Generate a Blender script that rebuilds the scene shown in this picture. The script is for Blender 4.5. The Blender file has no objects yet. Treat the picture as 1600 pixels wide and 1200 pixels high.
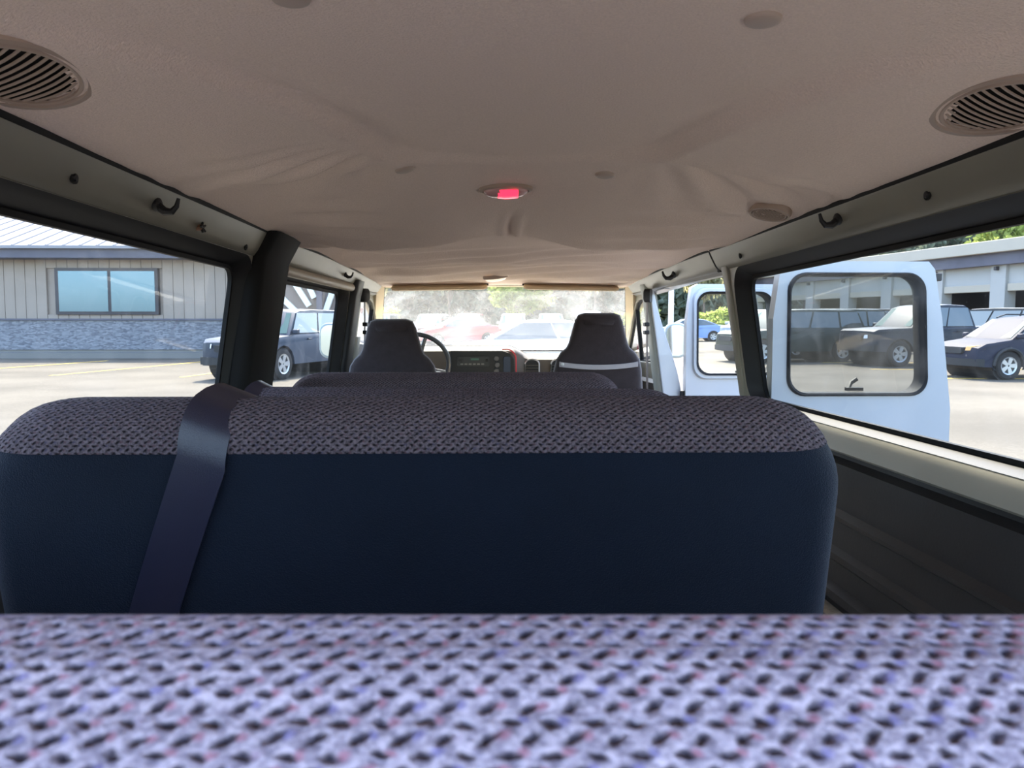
import bpy, bmesh, math, random
import numpy as np
from mathutils import Vector, Matrix, Euler

S = bpy.context.scene
C = S.collection
random.seed(7)
rng = np.random.default_rng(11)
PI = math.pi

# ------------------------------------------------------------------ camera
CAMZ = 1.5
cam_d = bpy.data.cameras.new('camera')
cam = bpy.data.objects.new('camera', cam_d)
C.objects.link(cam)
cam.location = (-0.07, 0.0, CAMZ)
cam.rotation_euler = (math.radians(90 - 3.91), 0, math.radians(-1.337))
cam_d.sensor_width = 36.0
cam_d.lens = 27.0                  # 1200 px focal length on a 1600 px frame
cam_d.clip_start = 0.02
cam_d.clip_end = 400
cam_d.dof.use_dof = True
cam_d.dof.focus_distance = 2.4
cam_d.dof.aperture_fstop = 13.0
S.camera = cam

# ------------------------------------------------------------------ sky, sun, exposure
SUN_EL, SUN_AZ = math.radians(53), math.radians(3)      # azimuth from +Y towards +X
w = bpy.data.worlds.new('sky'); S.world = w
w.use_nodes = True
nt = w.node_tree
sky = nt.nodes.new('ShaderNodeTexSky')
sky.sky_type = 'NISHITA'
sky.sun_disc = False
sky.sun_elevation = SUN_EL
sky.sun_rotation = SUN_AZ
sky.air_density = 1.0
sky.dust_density = 2.0
nt.links.new(sky.outputs[0], nt.nodes['Background'].inputs[0])
nt.nodes['Background'].inputs[1].default_value = 0.36
sl = bpy.data.lights.new('sun', 'SUN')
sl.energy = 4.3
sl.angle = math.radians(0.6)
sl.color = (1.0, 0.91, 0.77)
sun = bpy.data.objects.new('sun', sl)
C.objects.link(sun)
sd = Vector((math.sin(SUN_AZ) * math.cos(SUN_EL), math.cos(SUN_AZ) * math.cos(SUN_EL), math.sin(SUN_EL)))
sun.rotation_euler = sd.to_track_quat('Z', 'Y').to_euler()
sun.location = (0, 0, 30)
S.view_settings.view_transform = 'Standard'
S.view_settings.look = 'None'
S.view_settings.gamma = 1.0
S.view_settings.use_curve_mapping = False
S.view_settings.exposure = 2.0
S.cycles.max_bounces = 14
S.cycles.diffuse_bounces = 8
S.cycles.transparent_max_bounces = 24
S.cycles.transmission_bounces = 8
S.cycles.caustics_reflective = False
S.cycles.caustics_refractive = False
S.cycles.sample_clamp_indirect = 8.0
S.cycles.use_denoising = True

# ------------------------------------------------------------------ helpers: materials
def lin(c):
    return tuple((x / 12.92 if x <= 0.04045 else ((x + 0.055) / 1.055) ** 2.4) for x in c)

def rgb(r, g, b):
    return lin((r / 255.0, g / 255.0, b / 255.0)) + (1.0,)

MATS = {}

def mat(name, col, rough=0.6, metal=0.0, noise=0.0, nscale=8.0, bump=0.0, bscale=60.0, spec=0.5, sheen=0.0, emit=None, estr=0.0, coat=0.0):
    if name in MATS:
        return MATS[name]
    m = bpy.data.materials.new(name)
    m.use_nodes = True
    n = m.node_tree
    b = n.nodes['Principled BSDF']
    b.inputs['Base Color'].default_value = col
    b.inputs['Roughness'].default_value = rough
    b.inputs['Metallic'].default_value = metal
    b.inputs['Specular IOR Level'].default_value = spec
    if sheen:
        b.inputs['Sheen Weight'].default_value = sheen
    if coat:
        b.inputs['Coat Weight'].default_value = coat
    if emit:
        b.inputs['Emission Color'].default_value = emit
        b.inputs['Emission Strength'].default_value = estr
    if noise or bump:
        tc = n.nodes.new('ShaderNodeTexCoord')
    if noise:
        t = n.nodes.new('ShaderNodeTexNoise')
        t.inputs['Scale'].default_value = nscale
        t.inputs['Detail'].default_value = 5
        n.links.new(tc.outputs['Object'], t.inputs['Vector'])
        mp = n.nodes.new('ShaderNodeMapRange')
        mp.inputs['From Min'].default_value = 0.3
        mp.inputs['From Max'].default_value = 0.7
        mp.inputs['To Min'].default_value = 1.0 - noise
        mp.inputs['To Max'].default_value = 1.0 + noise
        n.links.new(t.outputs[0], mp.inputs['Value'])
        hv = n.nodes.new('ShaderNodeHueSaturation')
        hv.inputs['Color'].default_value = col
        n.links.new(mp.outputs[0], hv.inputs['Value'])
        n.links.new(hv.outputs[0], b.inputs['Base Color'])
    if bump:
        t2 = n.nodes.new('ShaderNodeTexNoise')
        t2.inputs['Scale'].default_value = bscale
        t2.inputs['Detail'].default_value = 3
        n.links.new(tc.outputs['Object'], t2.inputs['Vector'])
        bp = n.nodes.new('ShaderNodeBump')
        bp.inputs['Strength'].default_value = bump
        bp.inputs['Distance'].default_value = 0.004
        n.links.new(t2.outputs[0], bp.inputs['Height'])
        n.links.new(bp.outputs[0], b.inputs['Normal'])
    MATS[name] = m
    return m

class NB:
    """small node-graph builder"""
    def __init__(s, m):
        s.t = m.node_tree
    def n(s, ty, **kw):
        x = s.t.nodes.new(ty)
        for k, v in kw.items():
            setattr(x, k, v)
        return x
    def link(s, a, b):
        s.t.links.new(a, b)
    def val(s, sock, v):
        if isinstance(v, (int, float)):
            sock.default_value = v
        else:
            s.link(v, sock)
    def math(s, op, a, b=None, c=None, clamp=False):
        x = s.n('ShaderNodeMath', operation=op, use_clamp=clamp)
        s.val(x.inputs[0], a)
        if b is not None:
            s.val(x.inputs[1], b)
        if c is not None:
            s.val(x.inputs[2], c)
        return x.outputs[0]
    def smooth(s, v, a, b, lo=0.0, hi=1.0):
        x = s.n('ShaderNodeMapRange', interpolation_type='SMOOTHSTEP')
        s.val(x.inputs['Value'], v)
        x.inputs['From Min'].default_value = a
        x.inputs['From Max'].default_value = b
        x.inputs['To Min'].default_value = lo
        x.inputs['To Max'].default_value = hi
        return x.outputs[0]
    def mix(s, f, a, b):
        x = s.n('ShaderNodeMix', data_type='RGBA')
        s.val(x.inputs[0], f)
        for sock, v in ((x.inputs[6], a), (x.inputs[7], b)):
            if isinstance(v, tuple):
                sock.default_value = v
            else:
                s.link(v, sock)
        return x.outputs[2]

CU, CV = 0.0135, 0.0060     # weave cell of the seat fabric (metres)

def weave_mat(name, hole, red, blue, ya, yb):
    m = bpy.data.materials.new(name)
    m.use_nodes = True
    g = NB(m)
    b = m.node_tree.nodes['Principled BSDF']
    tc = g.n('ShaderNodeTexCoord')
    # the yarn is not laid perfectly straight
    nz = g.n('ShaderNodeTexNoise'); nz.inputs['Scale'].default_value = 90
    g.link(tc.outputs['Object'], nz.inputs['Vector'])
    sp = g.n('ShaderNodeSeparateXYZ'); g.link(tc.outputs['Object'], sp.inputs[0])
    wob = g.math('MULTIPLY', g.math('SUBTRACT', nz.outputs[0], 0.5), 0.006)
    v0 = g.math('MULTIPLY', g.math('ADD', sp.outputs['Y'], sp.outputs['Z']), 0.85)
    v = g.math('DIVIDE', g.math('ADD', v0, wob), CV)
    row = g.math('FLOOR', v)
    odd = g.math('MULTIPLY', g.math('MODULO', g.math('ABSOLUTE', row), 2.0), 0.5)
    u = g.math('ADD', g.math('DIVIDE', g.math('ADD', sp.outputs['X'], wob), CU), odd)
    fu = g.math('SUBTRACT', g.math('FRACT', u), 0.5)
    fv = g.math('SUBTRACT', g.math('FRACT', v), 0.5)
    par = g.math('MODULO', g.math('ABSOLUTE', row), 2.0)              # two kinds of rows alternate
    sk = g.math('ADD', g.math('SUBTRACT', fu, g.math('MULTIPLY', fv, g.math('SUBTRACT', 0.34, g.math('MULTIPLY', par, 0.55)))), 0.10)
    kx = g.math('SUBTRACT', 1.9, g.math('MULTIPLY', par, 0.35))
    ky = g.math('ADD', 0.80, g.math('MULTIPLY', par, 0.45))
    d = g.math('SQRT', g.math('ADD', g.math('POWER', g.math('MULTIPLY', sk, kx), 2.0), g.math('POWER', g.math('MULTIPLY', fv, ky), 2.0)))
    h = g.smooth(d, 0.06, 0.50)
    cid = g.n('ShaderNodeCombineXYZ')
    g.link(g.math('FLOOR', u), cid.inputs[0]); g.link(row, cid.inputs[1])
    wn = g.n('ShaderNodeTexWhiteNoise', noise_dimensions='3D'); g.link(cid.outputs[0], wn.inputs['Vector'])
    yn = g.n('ShaderNodeTexNoise'); yn.inputs['Scale'].default_value = 330; yn.inputs['Detail'].default_value = 3
    g.link(tc.outputs['Object'], yn.inputs['Vector'])
    yn2 = g.n('ShaderNodeTexNoise'); yn2.inputs['Scale'].default_value = 160; yn2.inputs['Detail'].default_value = 2
    g.link(tc.outputs['Object'], yn2.inputs['Vector'])
    # a coloured thread shows beside many of the holes
    sx = g.math('SUBTRACT', fu, 0.20)
    dd = g.math('SQRT', g.math('ADD', g.math('POWER', g.math('MULTIPLY', sx, 1.7), 2.0), g.math('POWER', g.math('MULTIPLY', g.math('SUBTRACT', fv, 0.1), 0.9), 2.0)))
    thread = g.math('MULTIPLY', g.smooth(dd, 0.42, 0.08), 0.85)
    tint = g.mix(g.smooth(wn.outputs[0], 0.55, 0.60), blue, red)
    has = g.math('ADD', g.smooth(wn.outputs[0], 0.30, 0.25), g.smooth(wn.outputs[0], 0.55, 0.62), clamp=True)
    yf = g.smooth(g.math('ADD', g.math('MULTIPLY', yn.outputs[0], 0.6), g.math('MULTIPLY', yn2.outputs[0], 0.4)), 0.36, 0.64)
    yarn = g.mix(yf, ya, yb)
    yarn = g.mix(g.math('MULTIPLY', thread, has), yarn, tint)
    hm = g.math('MULTIPLY', g.math('SUBTRACT', yn.outputs[0], 0.5), 0.5)
    hh = g.math('ADD', h, hm, clamp=True)
    g.link(g.mix(hh, hole, yarn), b.inputs['Base Color'])
    b.inputs['Roughness'].default_value = 0.95
    b.inputs['Specular IOR Level'].default_value = 0.1
    bp = g.n('ShaderNodeBump'); bp.inputs['Strength'].default_value = 0.8; bp.inputs['Distance'].default_value = 0.004
    g.link(g.math('ADD', h, g.math('MULTIPLY', yn.outputs[0], 0.5)), bp.inputs['Height'])
    g.link(bp.outputs[0], b.inputs['Normal'])
    return m

def glass_mat(name, tint=(0.95, 0.97, 0.96), dust=0.03, dust_hi=0.10, refl=0.06, dscale=2.0, scratch=0.0):
    m = bpy.data.materials.new(name)
    m.use_nodes = True
    g = NB(m)
    m.node_tree.nodes.remove(m.node_tree.nodes['Principled BSDF'])
    out = m.node_tree.nodes['Material Output']
    tr = g.n('ShaderNodeBsdfTransparent'); tr.inputs[0].default_value = tint + (1,)
    gl = g.n('ShaderNodeBsdfGlossy'); gl.inputs['Roughness'].default_value = 0.02
    lw = g.n('ShaderNodeLayerWeight'); lw.inputs[0].default_value = 0.12
    f = g.math('ADD', g.math('MULTIPLY', lw.outputs['Fresnel'], 0.6), refl * 0.3, clamp=True)
    mx = g.n('ShaderNodeMixShader')
    g.link(f, mx.inputs[0]); g.link(tr.outputs[0], mx.inputs[1]); g.link(gl.outputs[0], mx.inputs[2])
    tc = g.n('ShaderNodeTexCoord')
    n1 = g.n('ShaderNodeTexNoise'); n1.inputs['Scale'].default_value = dscale; n1.inputs['Detail'].default_value = 6; n1.inputs['Distortion'].default_value = 1.2
    g.link(tc.outputs['Object'], n1.inputs['Vector'])
    df = g.smooth(n1.outputs[0], 0.42, 0.72, dust, dust_hi)
    n2 = g.n('ShaderNodeTexNoise'); n2.inputs['Scale'].default_value = 140; n2.inputs['Detail'].default_value = 1
    g.link(tc.outputs['Object'], n2.inputs['Vector'])
    speck = g.smooth(n2.outputs[0], 0.70, 0.78, 0.0, dust_hi * 1.5)
    df = g.math('ADD', df, speck, clamp=True)
    tl = g.n('ShaderNodeBsdfTranslucent'); tl.inputs[0].default_value = (0.85, 0.85, 0.82, 1)
    di = g.n('ShaderNodeBsdfDiffuse'); di.inputs[0].default_value = (0.75, 0.75, 0.72, 1)
    dm = g.n('ShaderNodeMixShader'); dm.inputs[0].default_value = 0.35
    g.link(tl.outputs[0], dm.inputs[1]); g.link(di.outputs[0], dm.inputs[2])
    m2 = g.n('ShaderNodeMixShader')
    g.link(df, m2.inputs[0]); g.link(mx.outputs[0], m2.inputs[1]); g.link(dm.outputs[0], m2.inputs[2])
    g.link(m2.outputs[0], out.inputs['Surface'])
    return m

# ------------------------------------------------------------------ helpers: meshes
class MB:
    def __init__(s):
        s.v = []; s.f = []
    def add(s, vs, fs):
        o = len(s.v)
        s.v += [tuple(p) for p in vs]
        s.f += [tuple(i + o for i in f) for f in fs]
        return s
    def box(s, lo, hi):
        x0, y0, z0 = lo; x1, y1, z1 = hi
        return s.add([(x0, y0, z0), (x1, y0, z0), (x1, y1, z0), (x0, y1, z0), (x0, y0, z1), (x1, y0, z1), (x1, y1, z1), (x0, y1, z1)],
                     [(0, 3, 2, 1), (4, 5, 6, 7), (0, 1, 5, 4), (1, 2, 6, 5), (2, 3, 7, 6), (3, 0, 4, 7)])
    def loft(s, loops, closed=True, cap0=True, cap1=True):
        n = len(loops[0]); vs = [p for l in loops for p in l]; fs = []
        for i in range(len(loops) - 1):
            for j in range(n if closed else n - 1):
                k = (j + 1) % n
                fs.append((i * n + j, i * n + k, (i + 1) * n + k, (i + 1) * n + j))
        if closed and cap0:
            fs.append(tuple(range(n - 1, -1, -1)))
        if closed and cap1:
            fs.append(tuple(range((len(loops) - 1) * n, len(loops) * n)))
        return s.add(vs, fs)
    def tube(s, pts, r, n=8, cap=True):
        pts = [Vector(p) for p in pts]
        loops = []
        up = Vector((0, 0, 1))
        for i, p in enumerate(pts):
            d = (pts[min(i + 1, len(pts) - 1)] - pts[max(i - 1, 0)]).normalized()
            a = d.cross(up)
            if a.length < 1e-3:
                a = d.cross(Vector((1, 0, 0)))
            a.normalize(); b2 = a.cross(d).normalized()
            rr = r[i] if isinstance(r, (list, tuple)) else r
            loops.append([p + a * (rr * math.cos(2 * PI * k / n)) + b2 * (rr * math.sin(2 * PI * k / n)) for k in range(n)])
        return s.loft(loops, True, cap, cap)
    def lathe(s, prof, n=24, axis='z', c=(0, 0, 0), sx=1.0, sy=1.0, cap=True):
        loops = []
        for (r, h) in prof:
            l = []
            for k in range(n):
                a = 2 * PI * k / n
                p = (r * math.cos(a) * sx, r * math.sin(a) * sy, h)
                if axis == 'y':
                    p = (p[0], h, p[1])
                elif axis == 'x':
                    p = (h, p[0], p[1])
                l.append((p[0] + c[0], p[1] + c[1], p[2] + c[2]))
            loops.append(l)
        return s.loft(loops, True, cap, cap)

def link(o, parent=None):
    C.objects.link(o)
    if parent is not None:
        o.parent = parent
    return o

def obj(name, mb, m, parent=None, smooth=False, bevel=0.0, seg=2, solid=0.0, loc=None, rot=None, label=None, fixn=True, angle=40):
    me = bpy.data.meshes.new(name)
    me.from_pydata([tuple(p) for p in mb.v], [], mb.f)
    if fixn:
        bm = bmesh.new(); bm.from_mesh(me)
        bmesh.ops.recalc_face_normals(bm, faces=bm.faces)
        bm.to_mesh(me); bm.free()
    me.materials.append(m)
    if smooth:
        for p in me.polygons:
            p.use_smooth = True
        if angle:
            try:
                me.set_sharp_from_angle(angle=math.radians(angle))
            except Exception:
                pass
    o = bpy.data.objects.new(name, me)
    link(o, parent)
    if solid:
        md = o.modifiers.new('solid', 'SOLIDIFY'); md.thickness = abs(solid); md.offset = 1 if solid > 0 else -1
    if bevel:
        md = o.modifiers.new('bevel', 'BEVEL'); md.width = bevel; md.segments = seg; md.limit_method = 'ANGLE'; md.angle_limit = math.radians(35)
        md.harden_normals = False
    if loc is not None:
        o.location = loc
    if rot is not None:
        o.rotation_euler = rot
    if label:
        o['label'] = label
    return o

def tag(o, label, cat, group=None):
    o['label'] = label; o['category'] = cat
    if group:
        o['group'] = group
    return o

def struct(o, label=None):
    o['kind'] = 'structure'
    if label:
        o['label'] = label
    return o

def empty(name, loc=(0, 0, 0), rot=(0, 0, 0), parent=None):
    o = bpy.data.objects.new(name, None)
    o.empty_display_size = 0.05
    link(o, parent)
    o.location = loc; o.rotation_euler = rot
    return o

def copy_tree(o, parent=None):
    c = o.copy(); C.objects.link(c); c.parent = parent
    for ch in list(o.children):
        copy_tree(ch, c)
    return c

def Rz(z):            # heights are measured from the camera's height
    return CAMZ + z

def sstep(a, b, x):
    t = min(1.0, max(0.0, (x - a) / (b - a)))
    return t * t * (3 - 2 * t)

def rrect(w, h, r, n=6, cx=0.0, cy=0.0):
    """rounded rectangle loop, counter-clockwise, centre cx, cy"""
    pts = []
    r = min(r, w / 2 - 1e-4, h / 2 - 1e-4)
    for (sx, sy, a0) in ((1, -1, -90), (1, 1, 0), (-1, 1, 90), (-1, -1, 180)):
        for k in range(n + 1):
            a = math.radians(a0 + 90 * k / n)
            pts.append((cx + sx * (w / 2 - r) + r * math.cos(a), cy + sy * (h / 2 - r) + r * math.sin(a)))
    return pts
# ------------------------------------------------------------------ materials
M_head = mat('headliner_fabric', rgb(240, 221, 209), 0.95, noise=0.06, nscale=260, bump=0.7, bscale=250, spec=0.1)
M_rail = mat('grey_body_paint', rgb(128, 125, 113), 0.42, noise=0.06, nscale=5.0, spec=0.45)
M_black = mat('black_trim', rgb(26, 26, 28), 0.55, spec=0.4, noise=0.1, nscale=20)
M_rubber = mat('rubber_gasket', rgb(14, 14, 15), 0.7, spec=0.3)
M_vinyl = mat('dark_wall_vinyl', rgb(46, 42, 40), 0.5, noise=0.15, nscale=6, bump=0.1, bscale=120)
M_carpet = mat('tan_carpet', rgb(190, 176, 152), 0.95, noise=0.15, nscale=60, bump=0.6, bscale=260, spec=0.05)
M_white = mat('white_van_paint', rgb(166, 171, 178), 0.3, noise=0.03, nscale=4, coat=0.3)
M_jamb = mat('grey_pillar_trim', rgb(140, 146, 142), 0.5, noise=0.05, nscale=6)
M_plastic = mat('beige_vent_plastic', rgb(176, 156, 142), 0.55)
M_dark = mat('vent_cavity', rgb(8, 7, 7), 0.9)
M_weave = weave_mat('shaded_plum_woven_fabric', (0.010, 0.008, 0.010, 1), (0.09, 0.05, 0.058, 1), (0.062, 0.052, 0.08, 1), (0.068, 0.053, 0.060, 1), (0.145, 0.112, 0.122, 1))  # bench fabric with the interior shade put into its colour
M_skylit = weave_mat('skylit_lavender_woven_fabric', (0.055, 0.045, 0.064, 1), (0.42, 0.18, 0.24, 1), (0.27, 0.23, 0.45, 1), (0.31, 0.255, 0.325, 1), (0.60, 0.50, 0.59, 1))  # same fabric, rear sky light brightened into its colour
M_navy = mat('navy_back_fabric', rgb(17, 24, 36), 0.95, noise=0.12, nscale=7, bump=0.5, bscale=520, spec=0.1, sheen=0.15)
M_belt = mat('seat_belt_webbing', rgb(26, 29, 48), 0.3, spec=0.8, bump=0.25, bscale=900)
M_steel = mat('black_seat_frame', rgb(24, 24, 25), 0.5, metal=0.3)
M_fseat = mat('grey_front_seat_fabric', rgb(52, 46, 48), 0.95, noise=0.12, nscale=30, bump=0.5, bscale=300, spec=0.1, sheen=0.2)
M_dash = mat('dark_dash_plastic', rgb(92, 84, 76), 0.55, noise=0.06, nscale=10)
M_dashblack = mat('black_dash_plastic', rgb(24, 23, 23), 0.45)
M_silver = mat('silver_trim', rgb(190, 190, 192), 0.35, metal=0.5)
M_red = mat('red_trim_line', rgb(200, 40, 52), 0.5)
M_chrome = mat('chrome_mirror', rgb(210, 215, 220), 0.06, metal=1.0)
M_visor = mat('cream_visor_vinyl', rgb(206, 188, 158), 0.7, noise=0.04, nscale=9)
M_label = mat('pale_visor_label', rgb(240, 232, 216), 0.6)
G_side = glass_mat('side_window_glass', tint=(0.72, 0.75, 0.745), dust=0.006, dust_hi=0.035, dscale=4.5)
G_door = glass_mat('tinted_door_glass', tint=(0.47, 0.50, 0.51), dust=0.006, dust_hi=0.02, dscale=3.0)
G_open = glass_mat('clear_door_glass', tint=(0.82, 0.86, 0.84), dust=0.006, dust_hi=0.02, dscale=3.0)
G_wind = glass_mat('dusty_windshield_glass', tint=(0.80, 0.84, 0.82), dust=0.06, dust_hi=0.13, dscale=3.2)

# ------------------------------------------------------------------ van shell: shared curves
def T(y):               # the body narrows towards the nose
    if y < 3.0:
        return 1.0
    if y < 4.45:
        return 1.0 - 0.065 * (y - 3.0) / 1.45
    return 0.935 - 0.06 * (y - 4.45) / 0.6

def x_in(z):
    return 0.87 + (0.25 - z) * 0.15

def x_gl(z):
    return 0.925 + (0.25 - z) * 0.15

def dropf(y):           # the roof falls a little towards the windshield
    return 0.030 * sstep(3.2, 4.8, y)

Y0, Y1 = -0.14, 4.82

# ---- ceiling ------------------------------------------------------
def board_edge(y):
    return 0.355 + 0.50 * max(0.0, 1.80 - y) ** 1.45

def ceil_z(x, y):
    ax = abs(x) / T(y)
    q = min(1.0, ax / 0.83)
    z0 = 0.332 + 0.118 * (1 - q ** 5.5) - dropf(y) - 0.03 * sstep(3.9, 4.8, y) * (1 - q)
    rail = min(1.0, max(0.0, (0.83 - ax) / 0.22))
    fade = rail * rail * (3 - 2 * rail)
    z = z0
    # the fabric has let go outside the stiff centre board and hangs between its edge and the rail
    dx = ax - board_edge(y) - 0.02 * math.sin(3.1 * y + (1.0 if x > 0 else 0.2))
    dy = y - 1.98 - 0.03 * math.cos(4 * x)
    k = 0.12
    d = k * math.log(math.exp(min(40, dx / k)) + math.exp(min(40, dy / k)))
    if y < 2.9:
        on = sstep(-0.005, 0.05, d)
        z -= fade * (0.038 * on + 0.022 * sstep(0.05, 0.35, d)) * (1 - sstep(2.1, 2.8, y)) * (0.35 + 0.65 * sstep(0.8, 1.7, y))
    xe = board_edge(y)
    if 1.15 < y < 2.95 and xe < ax < 0.83:
        zb_ = 0.332 + 0.118 * (1 - (xe / 0.83) ** 5.5) - dropf(y)
        zr_ = 0.332 - dropf(y)
        zt_ = zb_ + (zr_ - zb_) * ((ax - xe) / (0.83 - xe)) ** 0.9
        z += (min(z, zt_) - z) * 0.9 * sstep(1.2, 1.55, y) * (1 - sstep(2.1, 2.6, y))
    # front bays: the loose fabric hangs in swags between the roof bows
    def ridge(yc, zc, zs):
        s = sstep(0.02, 0.36, ax)
        return zc + (zs - zc) * s
    r1 = ridge(3.0, 0.372, 0.314)
    r1 = r1 + (0.326 - r1) * sstep(0.6, 0.82, ax)
    yb = 3.0 + 0.06 * math.sin(5 * x)
    if y > 1.9:
        if y <= yb:
            t = (y - 1.95) / (yb - 1.95)
            t = max(0.0, t)
            tt = t * (0.72 + 0.28 * t)
            zz = z0 + (r1 - z0) * tt - fade * 0.012 * math.sin(PI * t)
        else:
            r2 = 0.346 - 0.020 * sstep(0.0, 0.30, abs(ax - 0.24)) - 0.01 * sstep(0.4, 0.8, ax)
            r3 = 0.318 - 0.022 * sstep(0.1, 0.6, ax)
            up = min(z0 - 0.012, 0.372 - 0.03 * (y - 3.3))
            up = up + (z0 - 0.004 - up) * sstep(0.55, 0.82, ax)
            if y < 3.30:
                t = (y - yb) / (3.30 - yb)
                zz = r1 + (up - r1) * (math.sin(t * PI / 2) ** 0.8)
            elif y < 3.85:
                t = (y - 3.30) / 0.55
                zz = up + (min(r2, z0) - up) * t ** 1.4
            elif y < 4.05:
                t = (y - 3.85) / 0.20
                zz = min(r2, z0) + (up - min(r2, z0)) * math.sin(t * PI / 2)
            elif y < 4.45:
                t = (y - 4.05) / 0.40
                zz = up + (min(r3, z0) - up) * t ** 1.3
            else:
                t = sstep(4.45, 4.8, y)
                zz = min(r3, z0) + (0.292 - 0.02 * ax - min(r3, z0)) * t
        b = sstep(1.9, 2.1, y)
        z = z + (zz - z) * b
    # wrinkles fanning out from the front corners of the board
    for (cx, cy, sg, amp, n) in ((-0.28, 1.70, -1, 0.018, 21), (0.33, 1.86, 1, 0.014, 21)):
        vx, vy = (x - cx) * sg, y - cy
        r = math.hypot(vx, vy)
        if r > 0.03 and vx > -0.05:
            th = math.atan2(vy, vx)
            env = math.exp(-((th - 0.75) / 0.62) ** 2) * sstep(0.08, 0.34, r) * (1 - sstep(0.42, 0.75, r)) * (0.35 + 0.65 * fade)
            z += amp * env * math.sin(n * th + 2.2 * r + 1.3 * math.sin(3 * th))
    # gathers running into the first swag along the rails, and the tuck at its centre
    g1 = math.exp(-((ax - 0.62) / 0.2) ** 2) * sstep(2.2, 2.5, y) * (1 - sstep(3.0, 3.2, y))
    z += 0.013 * g1 * fade * fade * math.sin(34 * y + 9 * ax)
    g2 = math.exp(-((x - 0.0) / 0.035) ** 2) * sstep(2.45, 2.9, y) * (1 - sstep(2.98, 3.08, y))
    z += 0.016 * g2 * math.cos(95 * (x - 0.012 * math.sin(6 * y)))
    g3 = sstep(3.3, 3.6, y) * (1 - sstep(4.5, 4.75, y))
    z += 0.012 * g3 * fade * math.sin(30 * y + 7 * math.sin(2.2 * x) + 3 * x * x)
    # broad unevenness
    z += fade * 0.003 * math.sin(4.1 * x + 1.7 * y) * math.sin(2.3 * y)
    return z

VENTS = [(-0.758, 1.155, 0.92), (0.758, 1.265, 0.92), (0.755, 2.30, 0.60)]
def in_vent(x, y):
    return any(((x - a) / (0.088 * s * 0.70)) ** 2 + ((y - b) / (0.155 * s * 0.70)) ** 2 < 1 for (a, b, s) in VENTS)

def build_ceiling():
    nx = 150
    ys = list(np.arange(Y0, 0.9, 0.03)) + list(np.arange(0.9, Y1 + 1e-6, 0.0125))
    mb = MB()
    vs = []; fs = []
    for y in ys:
        for i in range(nx + 1):
            x = (-0.832 + 1.664 * i / nx) * T(y)
            vs.append((x, y, Rz(ceil_z(x, y))))
    n = nx + 1
    for j in range(len(ys) - 1):
        for i in range(nx):
            if in_vent((vs[j * n + i][0] + vs[j * n + i + 1][0]) / 2, (ys[j] + ys[j + 1]) / 2):
                continue
            fs.append((j * n + i, (j + 1) * n + i, (j + 1) * n + i + 1, j * n + i + 1))
    mb.add(vs, fs)
    o = obj('ceiling', mb, M_head, smooth=True, angle=0, fixn=False)
    return struct(o, 'beige fabric headliner sagging in folds towards the front')
ceiling = build_ceiling()

# outer roof skin above the headliner
mb = MB()
loops = []
for y in np.linspace(Y0, 4.9, 24):
    l = []
    for i in range(21):
        q = -1 + 2 * i / 20
        x = q * 0.96 * T(y)
        l.append((x, y, Rz(0.27 + 0.29 * (1 - abs(q) ** 5.0) - 0.9 * dropf(y))))
    loops.append(l)
mb.loft(loops, closed=False)
struct(obj('roof_skin', mb, M_white, smooth=True, fixn=False), 'white outer roof of the van')

# ---- floor --------------------------------------------------------
FLZ = Rz(-0.80)
mb = MB().box((-0.97, Y0, FLZ - 0.06), (0.97, 4.3, FLZ)).box((-0.9, 4.3, FLZ - 0.06), (0.9, 5.25, FLZ))
struct(obj('floor', mb, M_carpet), 'tan carpeted van floor')

# ---- side walls ---------------------------------------------------
def wall_panel(name, sg, ya, yb, za, zb, holes, m, thick=0.02):
    """flat tilted panel in (y, z) with rounded holes; sg is the side (-1 left, 1 right)"""
    bm = bmesh.new()
    def loop(pts):
        vs = [bm.verts.new((0, p[0], p[1])) for p in pts]
        for i in range(len(vs)):
            bm.edges.new((vs[i], vs[(i + 1) % len(vs)]))
    ny = max(2, int((yb - ya) / 0.25))
    outer = [(ya + (yb - ya) * i / ny, za) for i in range(ny)] + [(yb, za)] + [(yb, za + (zb - za) * i / 4) for i in range(1, 4)] + \
            [(yb - (yb - ya) * i / ny, zb) for i in range(ny)] + [(ya, zb)] + [(ya, zb - (zb - za) * i / 4) for i in range(1, 4)]
    loop(outer)
    for h in holes:
        loop(h)
    bmesh.ops.triangle_fill(bm, use_beauty=True, use_dissolve=False, edges=bm.edges[:])
    mb = MB()
    idx = {}
    for v in bm.verts:
        idx[v] = len(mb.v)
        y, z = v.co.y, v.co.z
        mb.v.append((sg * x_in(z) * T(y), y, Rz(z)))
    for f in bm.faces:
        mb.f.append(tuple(idx[v] for v in f.verts))
    bm.free()
    o = obj(name, mb, m)
    # make every face look into the van, then thicken outwards
    me = o.data
    b2 = bmesh.new(); b2.from_mesh(me)
    for f in b2.faces:
        if f.normal.x * sg > 0:
            f.normal_flip()
    b2.to_mesh(me); b2.free()
    md = o.modifiers.new('solid', 'SOLIDIFY'); md.thickness = thick; md.offset = -1
    return o

def hole_loop(ya, yb, za, zb, r=0.07, lean=0.0):
    pts = rrect(yb - ya, zb - za, r, 6, (ya + yb) / 2, (za + zb) / 2)
    return [(p[0] + lean * (p[1] - (za + zb) / 2), p[1]) for p in pts]

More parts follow.
